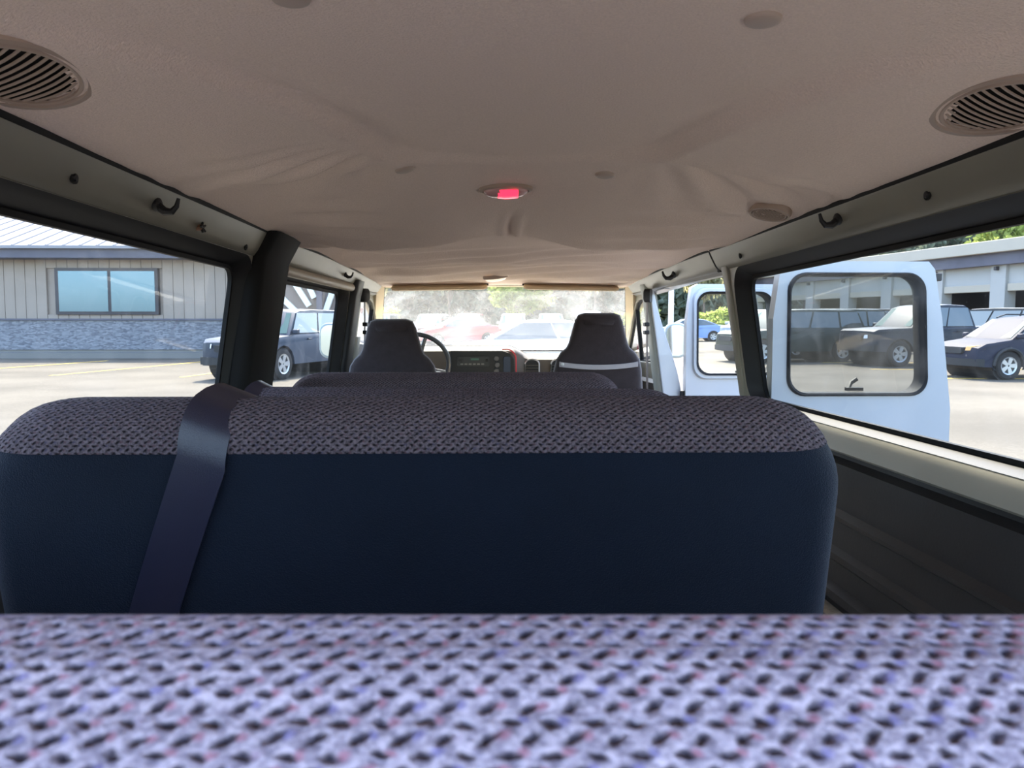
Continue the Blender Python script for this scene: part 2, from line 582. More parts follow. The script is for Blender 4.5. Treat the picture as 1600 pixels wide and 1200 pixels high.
def window(n, sg, ya, yb, za, zb, glass, label, grow=0.05, lean=0.0, r=0.06):
    """black reveal running from the trim out to the glass, rubber gasket, pane"""
    root = empty('window_%d' % n, (sg * 0.93, (ya + yb) / 2, Rz((za + zb) / 2)))
    struct(root, label)
    inv = Matrix.Translation(-root.location)
    def P(y, z, f):
        xi, xg = x_in(z), x_gl(z)
        return inv @ Vector((sg * (xi + (xg - xi) * f) * T(y), y, Rz(z)))
    lo = hole_loop(ya - grow, yb + grow, za - 0.012, min(zb + grow, 0.2485), r + 0.03, lean)
    mid = hole_loop(ya - grow * 0.62, yb + grow * 0.62, za - 0.008, zb + 0.02, r + 0.02, lean)
    li = hole_loop(ya, yb, za, zb, r, lean)
    l2 = hole_loop(ya + 0.012, yb - 0.012, za + 0.012, zb - 0.012, r - 0.01, lean)
    mb = MB().loft([[P(*p, -0.04) for p in lo], [P(*p, 0.25) for p in mid], [P(*p, 0.92) for p in li]], True, False, False)
    obj('window_frame', mb, M_black, root, smooth=True, angle=50)
    mb = MB().loft([[P(*p, 0.92) for p in li], [P(*p, 0.80) for p in li], [P(*p, 0.80) for p in l2], [P(*p, 1.05) for p in l2]], True, False, False)
    obj('gasket', mb, M_rubber, root, smooth=True, angle=40)
    mb = MB().add([P(*p, 1.0) for p in l2], [tuple(range(len(l2)))])
    obj('pane', mb, glass, root)
    return lo

ZT, ZB = 0.25, -0.345
# left side
hl1 = window(1, -1, 0.05, 2.56, -0.272, 0.214, G_side, 'long fixed side window in the left wall')
hl2 = window(2, -1, 3.02, 4.06, -0.262, 0.205, G_side, 'left side window between the two dark pillars', grow=0.035)
# right side
hr1 = window(3, 1, 0.05, 2.98, -0.272, 0.214, G_side, 'long fixed side window in the right wall')
wl = empty('wall_left', (0, 0, 0)); struct(wl, 'grey painted left side of the van interior')
wr = empty('wall_right', (0, 0, 0)); struct(wr, 'grey painted right side of the van interior')
wall_panel('wall_panel', -1, Y0, 4.42, ZB, ZT, [hl1, hl2], M_rail).parent = wl
wall_panel('wall_panel', 1, Y0, 3.13, ZB, ZT, [hr1], M_rail).parent = wr

def rail(sg, ya, yb, parent, m):
    prof = [(0.828, 0.352), (0.822, 0.332), (0.826, 0.322), (0.838, 0.298), (0.853, 0.27), (0.866, 0.252), (0.88, 0.247)]
    loops = []
    for y in np.linspace(ya, yb, int((yb - ya) / 0.1) + 2):
        d = dropf(y)
        loops.append([(sg * px * T(y), y, Rz(pz - d * (pz - 0.2) / 0.13)) for (px, pz) in prof])
    mb = MB().loft(loops, closed=False)
    o = obj('roof_rail', mb, m, parent, smooth=True, angle=60, fixn=False)
    b = MB()
    l2 = []
    for y in np.linspace(ya, yb, int((yb - ya) / 0.1) + 2):
        d = dropf(y)
        l2.append([(sg * px * T(y), y, Rz(pz - d * (pz - 0.2) / 0.13)) for (px, pz) in ((0.8205, 0.338), (0.8205, 0.332), (0.8235, 0.3265), (0.83, 0.331), (0.83, 0.338))])
    b.loft(l2, True)
    obj('edge_seal', b, M_rubber, parent, smooth=True)
    return o
rail(-1, Y0, 4.75, wl, M_rail)
rail(1, Y0, 3.17, wr, M_rail)
rail(1, 3.19, 4.75, wr, M_rail)

def lower_wall(sg, ya, yb, parent):
    # folded metal lip of the sill
    prof = [(0.958, -0.272), (0.964, -0.281), (0.952, -0.289)]
    loops = [[(sg * px * T(y), y, Rz(pz)) for (px, pz) in prof] for y in np.linspace(ya, yb, 12)]
    prof2 = [(0.962, -0.284), (0.951, -0.2835), (0.947, -0.288), (0.926, -0.338), (0.923, -0.345), (0.928, -0.351), (0.962, -0.357), (1.0, -0.354)]
    l2 = [[(sg * px * T(y), y, Rz(pz)) for (px, pz) in prof2] for y in np.linspace(ya, yb, 12)]
    obj('sill_lip', MB().loft(l2, closed=False), M_rail, parent, smooth=True, angle=30)
    prof3 = [(1.0, -0.35), (0.992, -0.385), (0.972, -0.40), (0.966, -0.45), (0.962, -0.53), (0.942, -0.545), (0.942, -0.556), (0.958, -0.566), (0.95, -0.64), (0.93, -0.652),
             (0.928, -0.67), (0.94, -0.68), (0.93, -0.735), (0.90, -0.745), (0.895, -0.765), (0.92, -0.772), (0.92, -0.81)]
    l3 = [[(sg * px * T(y), y, Rz(pz)) for (px, pz) in prof3] for y in np.linspace(ya, yb, 12)]
    obj('lower_trim_panel', MB().loft(l3, closed=False), M_vinyl, parent, smooth=True, angle=35)
    # the outer skin below the windows
    prof4 = [(1.012, -0.295), (1.03, -0.40), (1.035, -0.7), (1.0, -1.05), (0.92, -0.95)]
    l4 = [[(sg * px * T(y), y, Rz(pz)) for (px, pz) in prof4] for y in np.linspace(ya, yb, 12)]
    obj('outer_panel', MB().loft(l4, closed=False), M_white, parent, smooth=True, angle=35)
    # aluminium floor track
    mb = MB().box((sg * 0.84 - 0.018, ya, FLZ), (sg * 0.84 + 0.018, yb, FLZ + 0.012))
    obj('floor_track', mb, M_rail, parent, bevel=0.003)
lower_wall(-1, Y0, 4.42, wl)
lower_wall(1, Y0, 3.13, wr)
# outer roof-side band above the windows (closes the gap between reveal and roof)
for sg, par, yb in ((-1, wl, 4.85), (1, wr, 4.85)):
    l = [[(sg * px * T(y), y, Rz(pz - dropf(y))) for (px, pz) in ((0.965, 0.262), (0.955, 0.245), (0.93, 0.25), (0.875, 0.262))] for y in np.linspace(Y0, yb, 14)]
    obj('drip_rail', MB().loft(l, closed=False), M_white, par, smooth=True, angle=35)

# ---- pillars ------------------------------------------------------
def pillar(name, sg, ya, yb, zt, zb, depth, m, parent, lean=0.0, r=0.035):
    loops = []
    for z in np.linspace(zt, zb, 14):
        xi = x_in(min(z, 0.25)) - max(0.0, z - 0.25) * 0.55
        d = lean * (z - 0.0)
        a, b = ya + d, yb + d
        c = [(xi + 0.02, a), (xi - depth + r, a), (xi - depth + r * 0.3, a + r * 0.3), (xi - depth, a + r), (xi - depth, b - r), (xi - depth + r * 0.3, b - r * 0.3), (xi - depth + r, b), (xi + 0.02, b)]
        loops.append([(sg * p[0] * T(p[1]), p[1], Rz(z)) for p in c])
    return obj(name, MB().loft(loops), m, parent, smooth=True, angle=50)
M_pad = mat('dark_pillar_cover', rgb(20, 19, 19), 0.75, spec=0.2, noise=0.1, nscale=8)
pillar('pillar_cover', -1, 2.585, 2.93, 0.335, -0.80, 0.038, M_pad, wl, 0.03)
pillar('belt_pillar_cover', -1, 4.11, 4.26, 0.272, -0.80, 0.035, M_black, wl, 0.02, 0.02)
pillar('belt_pillar_trim', -1, 4.265, 4.41, -0.03, -0.80, 0.03, M_jamb, wl, 0.0, 0.02)
pillar('door_post_trim', 1, 3.06, 3.125, 0.26, -0.80, 0.006, M_rail, wr, 0.03, 0.004)
# black joint strip across the right rail, where the door post meets it
mb = MB()
mb.loft([[(p[0], 3.165, Rz(p[1])), (p[0], 3.20, Rz(p[1])), (p[0] - 0.006, 3.20, Rz(p[1])), (p[0] - 0.006, 3.165, Rz(p[1]))] for p in ((0.825, 0.332), (0.838, 0.30), (0.855, 0.27), (0.868, 0.245))])
obj('rail_joint', mb, M_rubber, wr)
# front post of the side-door opening
pillar('door_post_front', 1, 4.40, 4.52, 0.27, -0.80, 0.02, M_jamb, wr, 0.0, 0.02)
loops = []
for z in np.linspace(0.245, -0.80, 12):
    xo = x_gl(z) - 0.01
    loops.append([((x_in(z) - 0.0) * T(4.40), 4.385, Rz(z)), ((x_in(z)) * T(4.4), 4.50, Rz(z)), ((xo + 0.09 * sstep(0.25, -0.35, z) - 0.015) * T(4.4), 4.50, Rz(z)), ((xo + 0.09 * sstep(0.25, -0.35, z) - 0.015) * T(4.4), 4.40, Rz(z))])
obj('door_jamb', MB().loft(loops), M_white, wr, bevel=0.008)
# header over the side-door opening and its step sill
l = [[(px * T(y), y, Rz(pz)) for (px, pz) in ((0.875, 0.252), (0.90, 0.235), (0.96, 0.24), (0.965, 0.262))] for y in np.linspace(3.12, 4.42, 8)]
obj('door_header', MB().loft(l, closed=False), M_rail, wr)
mb = MB().box((0.88, 3.13, FLZ - 0.3), (1.0, 4.42, FLZ))
obj('door_step', mb, M_white, wr, bevel=0.01)

# pale trim bar over the second left window and the white cap above the front jamb
mb = MB().tube([(-(x_in(0.232) - 0.006) * T(y), y, Rz(0.232)) for y in (2.95, 3.4, 3.8, 4.10)], 0.021, 10)
obj('header_bar', mb, mat('pale_trim_bar', rgb(168, 158, 140), 0.5), wl, smooth=True, angle=60)
mb = MB().box((0.845, 4.16, Rz(0.228)), (0.90, 4.39, Rz(0.258)))
obj('jamb_cap', mb, M_white, wr, bevel=0.006)

# rear body opening: header, posts and bumper sill (rear doors stand open)
rw = empty('wall_rear', (0, 0, 0)); struct(rw, 'white frame around the open rear of the van')
mb = MB().box((-0.9, Y0 - 0.06, Rz(0.30)), (0.9, Y0, Rz(0.52)))
obj('header', mb, M_white, rw, bevel=0.02)
for sg in (-1, 1):
    l = [[(sg * (x_in(min(z, .25)) - 0.02 + k * 0.11), Y0 - j * 0.06, Rz(z)) for (k, j) in ((0, 0), (1, 0), (1, 1), (0, 1))] for z in np.linspace(0.33, -0.9, 6)]
    obj('rear_post', MB().loft(l), M_white, rw, bevel=0.01)
obj('rear_sill', MB().box((-0.95, Y0 - 0.06, FLZ - 0.25), (0.95, Y0, FLZ)), M_white, rw, bevel=0.01)

# ---- front: windshield, A-posts, front doors ----------------------
WT = (4.80, 0.298); WB = (5.38, -0.14)
def wpt(s, t, inset=0.0):
    """windshield surface: s -1..1 across, t 0 bottom..1 top"""
    hw = 0.87 + (0.755 - 0.87) * t - inset
    y = WB[0] + (WT[0] - WB[0]) * t + 0.07 * (1 - s * s) * (1 - 0.4 * t)
    z = WB[1] + (WT[1] - WB[1]) * t - 0.012 * s * s * t
    return (s * hw, y, Rz(z))
wf = empty('window_4', (0, 5.1, Rz(0.05))); struct(wf, 'wide hazy sunlit windshield')
inv = Matrix.Translation(-wf.location)
loops = [[inv @ Vector(wpt(-1 + 2 * i / 20, t, 0.01)) for i in range(21)] for t in np.linspace(0.0, 1.0, 7)]
obj('pane', MB().loft(loops, closed=False), G_wind, wf, smooth=True)
ring = [(-1 + 2 * i / 20, 1.0) for i in range(21)] + [(1, 1 - i / 6) for i in range(1, 6)] + [(1 - 2 * i / 20, 0.0) for i in range(21)] + [(-1, i / 6) for i in range(1, 6)]
mb = MB()
pts = [inv @ Vector(wpt(*p)) for p in ring]
mb.tube(pts + [pts[0]], 0.012, 8)
obj('gasket', mb, M_rubber, wf, smooth=True)
fr = empty('wall_front', (0, 0, 0)); struct(fr, 'windshield posts and header of the van')
for sg in (-1, 1):
    l = []
    for t in np.linspace(-0.05, 1.05, 8):
        a = Vector(wpt(sg, t))
        l.append([a + Vector((sg * -0.012, -0.02, 0)), a + Vector((sg * 0.028, -0.075, 0)), a + Vector((sg * 0.055, -0.05, 0)), a + Vector((sg * 0.03, 0.02, 0))])
    obj('windshield_post', MB().loft(l), M_visor, fr, smooth=True, angle=40)
    # closing gusset between roof rail and post
l = [[(x, 4.74 + 0.05 * (1 - (x / .75) ** 2), Rz(0.318 - 0.03 * abs(x))) for x in np.linspace(-0.76, 0.76, 15)],
     [(x, 4.80 + 0.06 * (1 - (x / .75) ** 2), Rz(0.283 - 0.02 * abs(x))) for x in np.linspace(-0.74, 0.74, 15)],
     [(x, 4.86 + 0.06 * (1 - (x / .75) ** 2), Rz(0.283 - 0.01 * abs(x))) for x in np.linspace(-0.74, 0.74, 15)],
     [(x, 4.84 + 0.06 * (1 - (x / .75) ** 2), Rz(0.40 - 0.12 * abs(x))) for x in np.linspace(-0.76, 0.76, 15)]]
obj('windshield_header', MB().loft(l, closed=False), M_visor, fr, smooth=True)
# firewall / cowl / hood
mb = MB().box((-0.9, 5.34, FLZ - 0.4), (0.9, 5.42, Rz(-0.16)))
obj('cowl', mb, M_white, fr)
l = [[(s * 0.86, 5.40 + a, Rz(z)) for s in np.linspace(-1, 1, 9)] for (a, z) in ((0, -0.16), (0.3, -0.22), (0.6, -0.31), (0.72, -0.40), (0.74, -0.9))]
obj('hood', MB().loft(l, closed=False), M_white, fr, smooth=True, solid=0.02)

def front_door(n, sg, label):
    root = empty('door_%d' % n, (sg * 0.9, 4.9, FLZ - 0.2)); struct(root, label)
    inv = Matrix.Translation(-root.location)
    def P(y, z, out=0.0):
        return inv @ Vector((sg * (x_in(z) + 0.03 + out) * (T(min(y, 4.45)) - 0.055 * max(0, y - 4.45) / 0.8), y, Rz(z)))
    # frame around the window, front edge follows the windshield post
    outl = [(4.46, -0.30), (5.36, -0.30), (5.34, -0.14), (4.98, 0.16), (4.86, 0.228), (4.78, 0.245), (4.50, 0.252), (4.46, 0.235)]
    inn = [(4.50, -0.19), (5.28, -0.19), (5.25, -0.13), (4.94, 0.125), (4.85, 0.18), (4.78, 0.196), (4.54, 0.20), (4.50, 0.185)]
    mb = MB().loft([[P(*p, 0.03) for p in outl], [P(*p, 0) for p in outl], [P(*p, 0) for p in inn], [P(*p, 0.03) for p in inn]], True, False, False)
    obj('window_surround', mb, M_rail, root, bevel=0.005)
    inn2 = [(4.515, -0.18), (5.265, -0.18), (5.235, -0.13), (4.93, 0.115), (4.845, 0.165), (4.78, 0.182), (4.555, 0.186), (4.515, 0.17)]
    mb = MB().loft([[P(*p, 0.03) for p in inn], [P(*p, 0.012) for p in inn], [P(*p, 0.012) for p in inn2], [P(*p, 0.03) for p in inn2]], True, False, False)
    obj('gasket', mb, M_rubber, root)
    mb = MB().add([P(*p, 0.02) for p in inn2], [tuple(range(len(inn2)))])
    obj('pane', mb, G_side, root)
    # vent-window divider
    mb = MB().loft([[P(4.93, -0.18, o) for o in (0.005, 0.03)] + [P(4.95, -0.18, o) for o in (0.03, 0.005)], [P(4.90, 0.14, o) for o in (0.005, 0.03)] + [P(4.92, 0.13, o) for o in (0.03, 0.005)]])
    obj('divider', mb, M_rubber, root)
    # lower trim
    l = [[P(4.46, z, o), P(5.36, z, o)] for (z, o) in ((-0.29, 0.0), (-0.31, -0.03), (-0.45, -0.04), (-0.47, -0.07), (-0.52, -0.07), (-0.54, -0.03), (-0.85, -0.01))]
    obj('door_trim', MB().loft(l, closed=False), M_vinyl, root, smooth=True, angle=35)
    l = [[P(4.46, z, o), P(5.36, z, o)] for (z, o) in ((-0.28, 0.06), (-0.45, 0.09), (-0.8, 0.09), (-1.0, 0.05))]
    obj('outer_skin', MB().loft(l, closed=False), M_white, root, smooth=True, angle=35)
    # mirror on its bracket
    c = P(5.12, -0.06, 0.345)
    mb = MB()
    prof = rrect(0.155, 0.235, 0.06, 6)
    mb.loft([[c + Vector((p[0] * k, yy, p[1] * k)) for p in prof] for (k, yy) in ((0.92, -0.01), (1.0, 0.0), (1.0, 0.03), (0.8, 0.085), (0.4, 0.105))])
    hd = obj('mirror_housing', mb, mat('mirror_housing_grey', rgb(150, 160, 160), 0.4), root, smooth=True, angle=50)
    mb = MB().add([c + Vector((p[0] * 0.86, -0.012, p[1] * 0.86)) for p in prof], [tuple(range(len(prof)))])
    obj('mirror_glass', mb, M_chrome, hd)
    mb = MB().tube([P(5.22, -0.2, 0.02), c + Vector((-sg * 0.06, 0.06, -0.09)), c + Vector((0, 0.06, -0.06))], 0.014, 8)
    mb.tube([P(5.12, -0.02, 0.02), c + Vector((-sg * 0.05, 0.06, 0.06))], 0.012, 8)
    obj('mirror_bracket', mb, M_black, root, smooth=True)
    return root
front_door(1, -1, 'closed driver door of the van with its window')
front_door(2, 1, 'closed front passenger door of the van with mirror')

# ---- side cargo doors, both leaves swung out -----------------------
def leaf(n, wid, hinge, ang, glass, label, outer_m, inner_m, out_face):
    """local x runs from hinge edge to free edge; local y is the thickness (0 outer skin, +0.06 inner); z is height from camera level"""
    root = empty('door_%d' % n, (hinge[0], hinge[1], Rz(0))); struct(root, label)
    root.rotation_euler = (0, 0, ang)
    def bulge(z):
        return 0.0 if z > -0.1 else 0.02 * sstep(-0.1, -0.45, z)
    zt, zb = 0.268, -1.0
    tr = 0.03
    def out_loop(g, zlow):
        pts = []
        pts.append((0.0 + g, zlow)); 
        pts.append((wid + 0.045 - g, zlow)); pts.append((wid + 0.045 - g, -0.30)); pts.append((wid - g, 0.05)); pts.append((wid - 0.035 - g, zt - 0.03 - g)); pts.append((wid - 0.06 - g, zt - g))
        pts.append((0.06 + g, zt - g)); pts.append((0.025 + g, zt - 0.02 - g)); pts.append((0.0 + g, 0.05)); pts.append((0.0 + g, -0.30))
        return pts
    win = rrect(wid - 0.115, 0.475, 0.07, 6, (wid) / 2 - 0.002, -0.012)
    win = [(p[0] + (-0.055) * (p[1] + 0.012) * (1 if p[0] > wid / 2 else 0.2), p[1]) for p in win]
    wing = [((p[0] - wid / 2) * 0.955 + wid / 2, (p[1] + 0.012) * 0.95 - 0.012) for p in win]
    # skin with window hole, outer and inner
    def sheet(y, m, nm):
        bm = bmesh.new()
        for pts in (out_loop(0.0, zb), win):
            vs = [bm.verts.new((p[0], 0, p[1])) for p in pts]
            for i in range(len(vs)):
                bm.edges.new((vs[i], vs[(i + 1) % len(vs)]))
        bmesh.ops.triangle_fill(bm, use_beauty=True, use_dissolve=False, edges=bm.edges[:])
        mb = MB(); idx = {}
        for v in bm.verts:
            idx[v] = len(mb.v); mb.v.append((v.co.x, y, v.co.z))
        for f in bm.faces:
            mb.f.append(tuple(idx[v] for v in f.verts))
        bm.free()
        return obj(nm, mb, m, root)
    ys = (0.0, 0.055) if out_face < 0 else (0.0, -0.055)
    sheet(ys[0], outer_m, 'outer_skin')
    sheet(ys[1], inner_m, 'inner_panel')
    ol = out_loop(0.0, zb)
    mb = MB().loft([[(p[0], y, p[1]) for p in ol] for y in ys], True, False, False)
    obj('door_edge', mb, outer_m, root)
    # raised inner frame round the window
    inner = ys[1]; stp = 0.018 if inner > 0 else -0.018
    wo = [((p[0] - wid / 2) * 1.10 + wid / 2, (p[1] + 0.012) * 1.10 - 0.012) for p in win]
    mb = MB().loft([[(p[0], inner, p[1]) for p in wo], [(p[0], inner + stp, p[1]) for p in [((q[0] - wid / 2) * 1.07 + wid / 2, (q[1] + 0.012) * 1.07 - 0.012) for q in win]],
                    [(p[0], inner + stp, p[1]) for p in win], [(p[0], 0.0, p[1]) for p in win]], True, False, False)
    obj('window_surround', mb, inner_m, root, smooth=True, angle=40)
    mb = MB()
    for y in (ys[0] - stp * 0.4, inner + stp * 1.1):
        pp = [(p[0], y, p[1]) for p in win]
    mb.loft([[(p[0], ys[0] - stp * 0.3, p[1]) for p in win], [(p[0], ys[0] - stp * 0.8, p[1]) for p in [((q[0] - wid / 2) * 0.98 + wid / 2, (q[1] + 0.012) * 0.98 - 0.012) for q in win]],
             [(p[0], ys[0] - stp * 0.4, p[1]) for p in wing], [(p[0], inner + stp, p[1]) for p in wing], [(p[0], inner + stp * 1.4, p[1]) for p in win]], True, False, False)
    obj('gasket', mb, M_rubber, root, smooth=True, angle=40)
    mb = MB().add([(p[0], (ys[0] + ys[1]) / 2, p[1]) for p in wing], [tuple(range(len(wing)))])
    obj('pane', mb, glass, root)
    # latch of the swing-out pane and hinges
    mb = MB().box((wid * 0.50, inner + stp, -0.235), (wid * 0.60, inner + stp * 2.2, -0.222)).tube([(wid * 0.52, inner + stp * 2, -0.228), (wid * 0.55, inner + stp * 3, -0.205), (wid * 0.585, inner + stp * 3, -0.19)], 0.008, 6)
    obj('window_latch', mb, M_black, root, smooth=True)
    for hz in (-0.38, -0.85):
        mb = MB().tube([(-0.012, (ys[0] + ys[1]) / 2, hz - 0.04), (-0.012, (ys[0] + ys[1]) / 2, hz + 0.04)], 0.012, 8)
        obj('hinge', mb, M_black, root, smooth=True)
    mb = MB().box((wid - 0.03, min(ys) + 0.012, 0.195), (wid + 0.002, max(ys) - 0.01, 0.225))
    obj('striker', mb, M_black, root, bevel=0.004)
    return root
# rear leaf: hinged on the post behind the opening, swung square to the body; its outer skin faces back along the van
leaf(3, 0.66, (1.00, 2.93), math.radians(0.5), G_door, 'pale blue white cargo door swung out beyond the long right window', M_white, M_white, -1)
# front leaf: hinged at the front post, its inner side faces back along the van
leaf(4, 0.56, (1.02, 4.40), math.radians(2.0), G_open, 'white cargo door standing open ahead of the side opening', M_white, M_white, 1)
# ------------------------------------------------------------------ bench seats
BW, BR, BTH = 1.325, 0.135, 0.165
BX = -0.178
RECL = math.radians(11)
SEAM = 0.056          # the woven cover comes this far down the rear side

def back_loops(h, fine=False):
    """rings of the backrest cushion from the rear face to the front face, local: x across, y depth (rear is -), z from the base"""
    r = 0.062
    rings = []
    for ins in (0.22, 0.15, 0.11, 0.08):
        rings.append((ins, -BTH / 2 - 0.003 * (ins / 0.3) ** 0.5))
    na = 40 if fine else 10
    for k in range(na + 1):
        a = PI / 2 * k / na
        rings.append((r - r * math.sin(a), -BTH / 2 + r - r * math.cos(a)))
    nm = 22 if fine else 4
    for k in range(1, nm):
        rings.append((0.0 - 0.004 * math.sin(PI * k / nm), -BTH / 2 + r + (BTH - 2 * r) * k / nm))
    for k in range(na + 1):
        a = PI / 2 * k / na
        rings.append((r - r * math.cos(a), BTH / 2 - r + r * math.sin(a)))
    for ins in (0.08, 0.11, 0.15, 0.22):
        rings.append((ins, BTH / 2 + 0.012 * (ins / 0.3)))
    return rings

def bench_outline(ins, h, fine=False):
    w_ = BW - 2 * ins; h_ = h - 2 * ins; r = max(0.02, BR - ins * 0.6)
    r = min(r, h_ / 2 - 1e-3)
    pts = []
    n = 10
    # right side bottom corner, right top corner, top edge, left corners, bottom edge
    def arc(cx, cz, a0):
        for k in range(n + 1):
            a = math.radians(a0 + 90 * k / n)
            pts.append((cx + r * math.cos(a), cz + r * math.sin(a)))
    zc = h / 2
    arc(w_ / 2 - r, zc - h_ / 2 + r, -90)
    arc(w_ / 2 - r, zc + h_ / 2 - r, 0)
    xs = []
    if fine:
        # dense over the stretch in front of the camera
        a, b = 0.36, -0.14
        xs = list(np.linspace(w_ / 2 - r, a, 6)[1:]) + list(np.linspace(a, b, 230)[1:]) + list(np.linspace(b, -w_ / 2 + r, 8)[1:-1])
    else:
        xs = list(np.linspace(w_ / 2 - r, -w_ / 2 + r, 14)[1:-1])
    for x in xs:
        pts.append((x, zc + h_ / 2))
    arc(-w_ / 2 + r, zc + h_ / 2 - r, 90)
    arc(-w_ / 2 + r, zc - h_ / 2 + r, 180)
    for x in np.linspace(-w_ / 2 + r, w_ / 2 - r, 14)[1:-1]:
        pts.append((x, zc - h_ / 2))
    return pts

def weave_h(x, y, z):
    v = (y + z) * 0.85 / CV
    row = np.floor(v)
    par = np.mod(np.abs(row), 2)
    u = x / CU + 0.5 * par
    fu = u - np.floor(u) - 0.5; fv = v - row - 0.5
    sk = fu - fv * (0.34 - 0.55 * par) + 0.10
    d = np.sqrt((sk * (1.9 - 0.35 * par)) ** 2 + (fv * (0.80 + 0.45 * par)) ** 2)
    t = np.clip((d - 0.06) / 0.44, 0, 1)
    return t * t * (3 - 2 * t)

def build_back(h, parent, loc, fine=False):
    mb = MB()
    loops = []
    for (ins, y) in back_loops(h, fine):
        sag = 0.0
        loops.append([(p[0], y, p[1]) for p in bench_outline(ins, h, fine)])
    mb.loft(loops)
    me = bpy.data.meshes.new('tmp'); me.from_pydata(mb.v, [], mb.f)
    bm = bmesh.new(); bm.from_mesh(me)
    bmesh.ops.recalc_face_normals(bm, faces=bm.faces)
    bmesh.ops.bisect_plane(bm, geom=bm.verts[:] + bm.edges[:] + bm.faces[:], plane_co=(0, 0, h - SEAM), plane_no=(0, 0, 1))
    navy = [f for f in bm.faces if f.calc_center_median().z < h - SEAM and f.calc_center_median().y < 0.02]
    nset = set(navy)
    def extract(faces, nm, m, shrink=0.0):
        b = MB(); idx = {}
        for f in faces:
            t = []
            for v in f.verts:
                if v not in idx:
                    idx[v] = len(b.v)
                    c = v.co + v.normal * shrink
                    b.v.append(tuple(c))
                t.append(idx[v])
            b.f.append(tuple(t))
        return obj(nm, b, m, parent, smooth=True, angle=0, loc=loc, rot=(RECL, 0, 0), fixn=False)
    cover = extract([f for f in bm.faces if f not in nset], 'woven_cover', M_skylit if fine else M_weave)
    back = extract(navy, 'back_panel', M_navy, -0.0015)
    back['label'] = 'plain navy fabric covering the rear of the backrest'
    bm.free(); bpy.data.meshes.remove(me)
    if fine:
        me = cover.data
        n = len(me.vertices)
        co = np.empty(n * 3); me.vertices.foreach_get('co', co); co = co.reshape(-1, 3)
        no = np.empty(n * 3); me.vertex_normals.foreach_get('vector', no); no = no.reshape(-1, 3)
        hh = weave_h(co[:, 0], co[:, 1], co[:, 2])
        mask = (np.abs(co[:, 0] - 0.11) < 0.25) & (co[:, 2] > h - 0.2)
        co = co + no * ((hh - 1.0) * 0.0026 * mask)[:, None]
        me.vertices.foreach_set('co', co.ravel()); me.update()
    # piping along the seam
    pts = []
    for x in np.linspace(-BW / 2 + 0.02, BW / 2 - 0.02, 30):
        pts.append((x, -BTH / 2 - 0.0, h - SEAM))
    return cover

def bench(yback, ztop, label, group, fine=False, dx=0.0):
    """yback: where the crown of the backrest stands along the van"""
    root = empty('bench_seat', (BX + dx, yback + 0.12, FLZ))
    tag(root, label, 'bench seat', group)
    h = 0.60
    # crown of the reclined back at (yback, ztop): base position follows from the tilt
    base = Vector((BX + dx, yback, ztop)) - Vector((0, -math.sin(RECL) * h, math.cos(RECL) * h))
    loc = base - root.location
    build_back(h, root, loc, fine)
    sz = base.z - root.location.z
    # cushion
    l = []
    for (ins, z) in ((0.05, 0.0), (0.015, 0.015), (0, 0.04), (0, 0.10), (0.015, 0.13), (0.05, 0.145)):
        l.append([(p[0], p[1], z + max(0.06, sz - 0.03)) for p in rrect(BW - 2 * ins, 0.46 - 2 * ins, 0.09 - ins * 0.5, 5, 0, loc.y + 0.30)])
    obj('seat_cushion', MB().loft(l), M_skylit if fine else M_weave, root, smooth=True, angle=50)
    zf = max(0.06, sz - 0.03)
    mb = MB()
    for y in (loc.y + 0.12, loc.y + 0.48):
        mb.tube([(-BW / 2 + 0.06, y, zf - 0.02), (BW / 2 - 0.06, y, zf - 0.02)], 0.018, 8)
    obj('seat_frame', mb, M_steel, root, smooth=True)
    for x in (-BW / 2 + 0.15, BW / 2 - 0.15):
        for y in (loc.y + 0.12, loc.y + 0.48):
            mb = MB().tube([(x, y, 0.0), (x, y, zf - 0.02)], 0.016, 8).box((x - 0.03, y - 0.03, 0), (x + 0.03, y + 0.03, 0.008))
            obj('leg', mb, M_steel, root, smooth=True)
    for x in (-BW / 2 + 0.09, BW / 2 - 0.09):
        mb = MB().tube([(x, loc.y + 0.12, zf - 0.02), (x, loc.y + 0.02, zf + 0.10), (x, loc.y - 0.02, zf + 0.22)], 0.014, 8)
        obj('hinge_bracket', mb, M_steel, root, smooth=True)
    return root, loc, h

GB = 'bench seats in rows'
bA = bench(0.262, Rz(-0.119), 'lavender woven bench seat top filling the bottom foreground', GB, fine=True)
bA[0].rotation_euler.y = 0.009
bB = bench(1.19, Rz(-0.108), 'full navy backed bench with strap, right ahead of the foreground seat', GB, dx=-0.012)
bC = bench(2.13, Rz(-0.163), 'bench seat showing only its top edge and a strap, behind the nearest navy back', GB)
bC[0].rotation_euler.y = 0.007
bD = bench(3.02, Rz(-0.166), 'frontmost dark bench seat, just behind the two front seats', GB, dx=-0.045)

